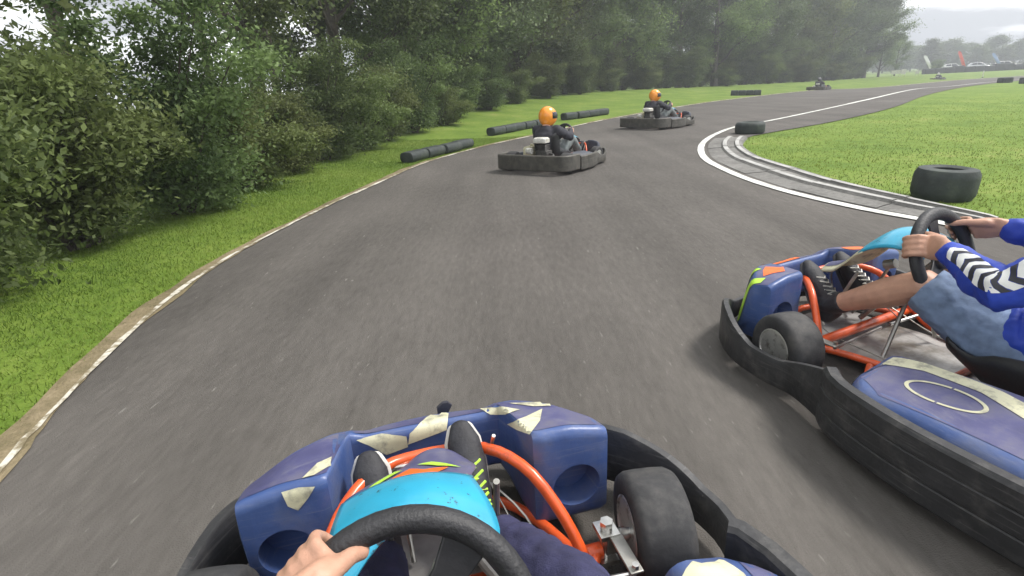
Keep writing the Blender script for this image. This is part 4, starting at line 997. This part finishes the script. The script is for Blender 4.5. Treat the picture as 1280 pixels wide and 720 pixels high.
def barrier(p0, p1, n, label, h=.22, wd=.26):
    a, c = Vector(gpt(*p0)), Vector(gpt(*p1)); L = (c-a).length; an = math.atan2(c.y-a.y, c.x-a.x); m = (a+c)/2
    r = tag(empty('tyre_barrier', (m.x, m.y, gz(m.x, m.y)-.01), an), label, 'barrier', 'low rubber barriers along the verge'); sl = L/n
    r.rotation_euler = (0, math.atan2(gz(a.x, a.y)-gz(c.x, c.y), L), an)
    rr = random.Random(int(L*100))
    pr = [[(sx, y, z) for y, z in rrect(-wd/2*k, wd/2*k, 0, h*(.5+.5*k), .07, 3)] for sx, k in ((-sl*.492, .72), (-sl*.46, .95), (-sl*.3, 1), (-sl*.1, 1), (0, .95), (sl*.1, 1), (sl*.3, 1), (sl*.46, .95), (sl*.492, .72))]
    me = MB().rings(pr).mesh('block'); me.materials.append(MATS['old_tyre'])
    for i in range(n):
        o = bpy.data.objects.new('rubber_block', me); COL.objects.link(o); o.parent = r; o.location = (-L/2+sl*(i+.5), rr.uniform(-.03, .03), 0); o.rotation_euler = (0, 0, rr.uniform(-.05, .05))
    return r
barrier((507, 203), (588, 183), 4, 'low black rubber barrier on the verge, first in the row from the hedge bushes', .17)
barrier((612, 169.5), (678, 157), 5, 'low black rubber barrier on the verge, second in the row from the hedge bushes', .19)
barrier((705, 150.5), (758, 143), 4, 'low black rubber barrier on the verge, third in the row from the hedge bushes', .22)
barrier((913, 120), (951, 118.6), 4, 'lone low black barrier on the outside of the far straight', .30)
barrier((1248, 103.5), (1264, 103.2), 2, 'short dark barrier out on the infield grass', .35)
barrier((1274, 104.5), (1292, 104.0), 2, 'dark barrier at the far edge of the infield grass', .35)
# far end: low dark wall, banners, parked cars, boards
def at_far(px, Y):
    d = ray(px, 84); t = Y/d.y; x = d.x*t; return x, gz(x, Y)
xa, xb = at_far(1155, 92)[0], at_far(1330, 92)[0]; za = at_far(1240, 92)[1]
wl_ = tag(empty('tyre_wall', ((xa+xb)/2, 92, za-.05), 0), 'long low dark tyre wall closing the far end of the circuit', 'barrier')
n = int((xb-xa)/1.6); me = MB().rings([[(x, y, z) for y, z in rrect(-.4*k, .4*k, 0, 1.05*k, .15, 3)] for x, k in ((-.79, .85), (-.7, 1), (0, .98), (.7, 1), (.79, .85))]).mesh('blk'); me.materials.append(MATS['hedge_dark'])
rr = random.Random(4)
for i in range(n):
    o = bpy.data.objects.new('tyre_stack', me); COL.objects.link(o); o.parent = wl_; o.location = (-(xb-xa)/2+1.6*(i+.5), rr.uniform(-.1, .1), 0); o.scale = (1, 1, rr.uniform(.8, 1.1))
def banner(px, Y, h, lean, m, label, txt=None):
    x, z = at_far(px, Y); r = tag(empty('feather_banner', (x, Y, z)), label, 'banner', 'feather banners at the far end'); r.rotation_euler = (0, R(lean), R(-38))
    pole = [(-.02*h*(t**3)*0, 0, h*t) for t in np.linspace(0, .9, 8)]+[(.10, 0, h*.97), (.30, 0, h*1.0)]
    MB().tube(pole, .03, 8).build('pole', 'dull_steel', r)
    def pt(u, v):
        z_ = .22*h+v*.76*h; w_ = (.42 if v < .85 else .42*(1-((v-.85)/.15)**2*.55)); return Vector((.035+u*w_, .05*math.sin(v*7+u*3), z_))
    fl = MB().grid(pt, 6, 18).build('flag', m, r, solid=.01)
    b = bvh_of(fl)
    for q in range(5 if txt else 0):
        zc = .36*h+q*.10*h; sticker('printed_mark', [(.12, zc), (.38, zc), (.38, zc+.055*h), (.26, zc+.055*h), (.26, zc+.075*h), (.12, zc+.075*h)], .1, lambda u, v: (Vector((u, -2, v)), Vector((0, 1, 0))), b, txt, fl, .004)
banner(1166, 96, 3.3, -30, 'white_print', 'pale blue and white feather banner by the round bush', 'sky_print')
banner(1206, 96, 3.6, -24, 'red_print', 'red feather banner with white marks above the tyre wall', 'white_print')
banner(1251, 96, 3.2, -32, 'sky_print', 'blue-grey feather banner behind the tyre wall', 'white_print')
def car(px, Y, rz, m, label):
    x, z = at_far(px, Y); r = tag(empty('parked_car', (x, Y, z), R(rz)), label, 'car', 'cars parked beyond the tyre wall')
    S = [(-1.95, .45, .62, .72), (-1.85, .30, .92, .80), (-1.2, .28, .98, .84), (-.3, .28, .96, .85), (.9, .28, .92, .85), (1.6, .28, .80, .82), (1.9, .32, .66, .76), (1.97, .42, .55, .68)]
    MB().rings([[(y, x_, z_) for x_, z_ in rrect(-w_, w_, z0, z1_, .12, 3)] for y, z0, z1_, w_ in S]).build('body', m, r)
    C = [(-1.75, .97, .72), (-1.35, 1.35, .64), (-.5, 1.46, .60), (.35, 1.42, .60), (1.05, .97, .72)]
    ro = MB().rings([[(y, -w_*1.05, .90), (y, w_*1.05, .90), (y, w_, z1_), (y, -w_, z1_)] for y, z1_, w_ in C]).build('cabin', m, r, bevel=.04)
    for s in (-1, 1):
        MB().add([(-1.3, s*.735, 1.0), (-.45, s*.735, 1.0), (-.45, s*.66, 1.36), (-1.15, s*.68, 1.30)], [(0, 1, 2, 3)]).build('side_window', 'car_glass', r, False, solid=.02)
        MB().add([(-.35, s*.735, 1.0), (.75, s*.735, 1.0), (.32, s*.66, 1.35), (-.35, s*.66, 1.36)], [(0, 1, 2, 3)]).build('side_window', 'car_glass', r, False, solid=.02)
        for y in (-1.25, 1.22): MB().lathe([(.16, -.10), (.30, -.10), (.32, -.06), (.32, .06), (.30, .10), (.16, .10)], (y, s*.76, .32), (0, 1, 0), 18).build('wheel', 'tyre_rubber', r)
    MB().add([(.47, -.55, 1.36), (.47, .55, 1.36), (1.02, .64, 1.02), (1.02, -.64, 1.02)], [(0, 1, 2, 3)]).build('windscreen', 'car_glass', r, False, solid=.03)
car(1191, 118, -30, 'car_white', 'white parked car between the two banners on the left of the far wall'.replace(' on the left of the far wall', ' nearest the round bush'))
car(1223, 118, -30, 'car_silver', 'silver parked car beside the red banner beyond the tyre wall')
car(1256, 116, -30, 'car_white', 'white parked car partly behind the blue-grey banner')
x, z = at_far(1170.5, 93); plant(BUSHES[0], 'round_bush', ('stems', 'leaves'), (x, 93, z), 1, (1.1, 1.35), 'round yellow-green bush at the end of the tyre wall', None, 'bush')
def board(px, Y, wd, h, lift, label, name='sign_board'):
    x, z = at_far(px, Y); r = tag(empty(name, (x, Y, z), R(-30)), label, 'sign')
    MB().box((0, 0, lift+h/2), (wd, .03, h)).build('panel', 'white_plastic', r, bevel=.005)
    for s in (-1, 1): MB().tube([(s*wd*.4, .035, -.05), (s*wd*.4, .035, lift+h*.9)], .02, 8).build('post', 'dull_steel', r)
board(1121, 74, 1.0, .45, .35, 'wide white board on posts standing on the verge grass')
board(1130.5, 74, .5, .6, .3, 'narrow white board on posts next to the wider board')
board(1148, 76, .42, .42, .25, 'small square white marker board alone on the grass')
x, z = at_far(1231, 70); r = tag(empty('marker_post', (x, 70, z)), 'thin white marker post on the far edge of the infield', 'post'); MB().tube([(0, 0, -.05), (0, 0, .75)], .05, 10, round_ends=True).build('shaft', 'white_plastic', r); MB().lathe([(.09, 0), (.09, .05), (.05, .07)], (0, 0, 0), (0, 0, 1), 12).build('foot', 'old_tyre', r)

# ------------------------------------------------------------------ air
hz = MB().box((20, 100, 10.8), (478, 318, 26)).build('haze', mat('haze_veil', (1, 1, 1)), None, False)  # haze volume added to give distant things the pale veil of lens glare
nt = MATS['haze_veil'].node_tree; nt.nodes.clear(); o_ = nt.nodes.new('ShaderNodeOutputMaterial'); pv = nt.nodes.new('ShaderNodeVolumePrincipled')
pv.inputs['Color'].default_value = (.90, .94, 1, 1); pv.inputs['Density'].default_value = .0028; pv.inputs['Anisotropy'].default_value = .2; nt.links.new(pv.outputs[0], o_.inputs['Volume'])
tag(hz, 'thin pale haze added over the circuit in place of lens glare', 'haze', kind='stuff')
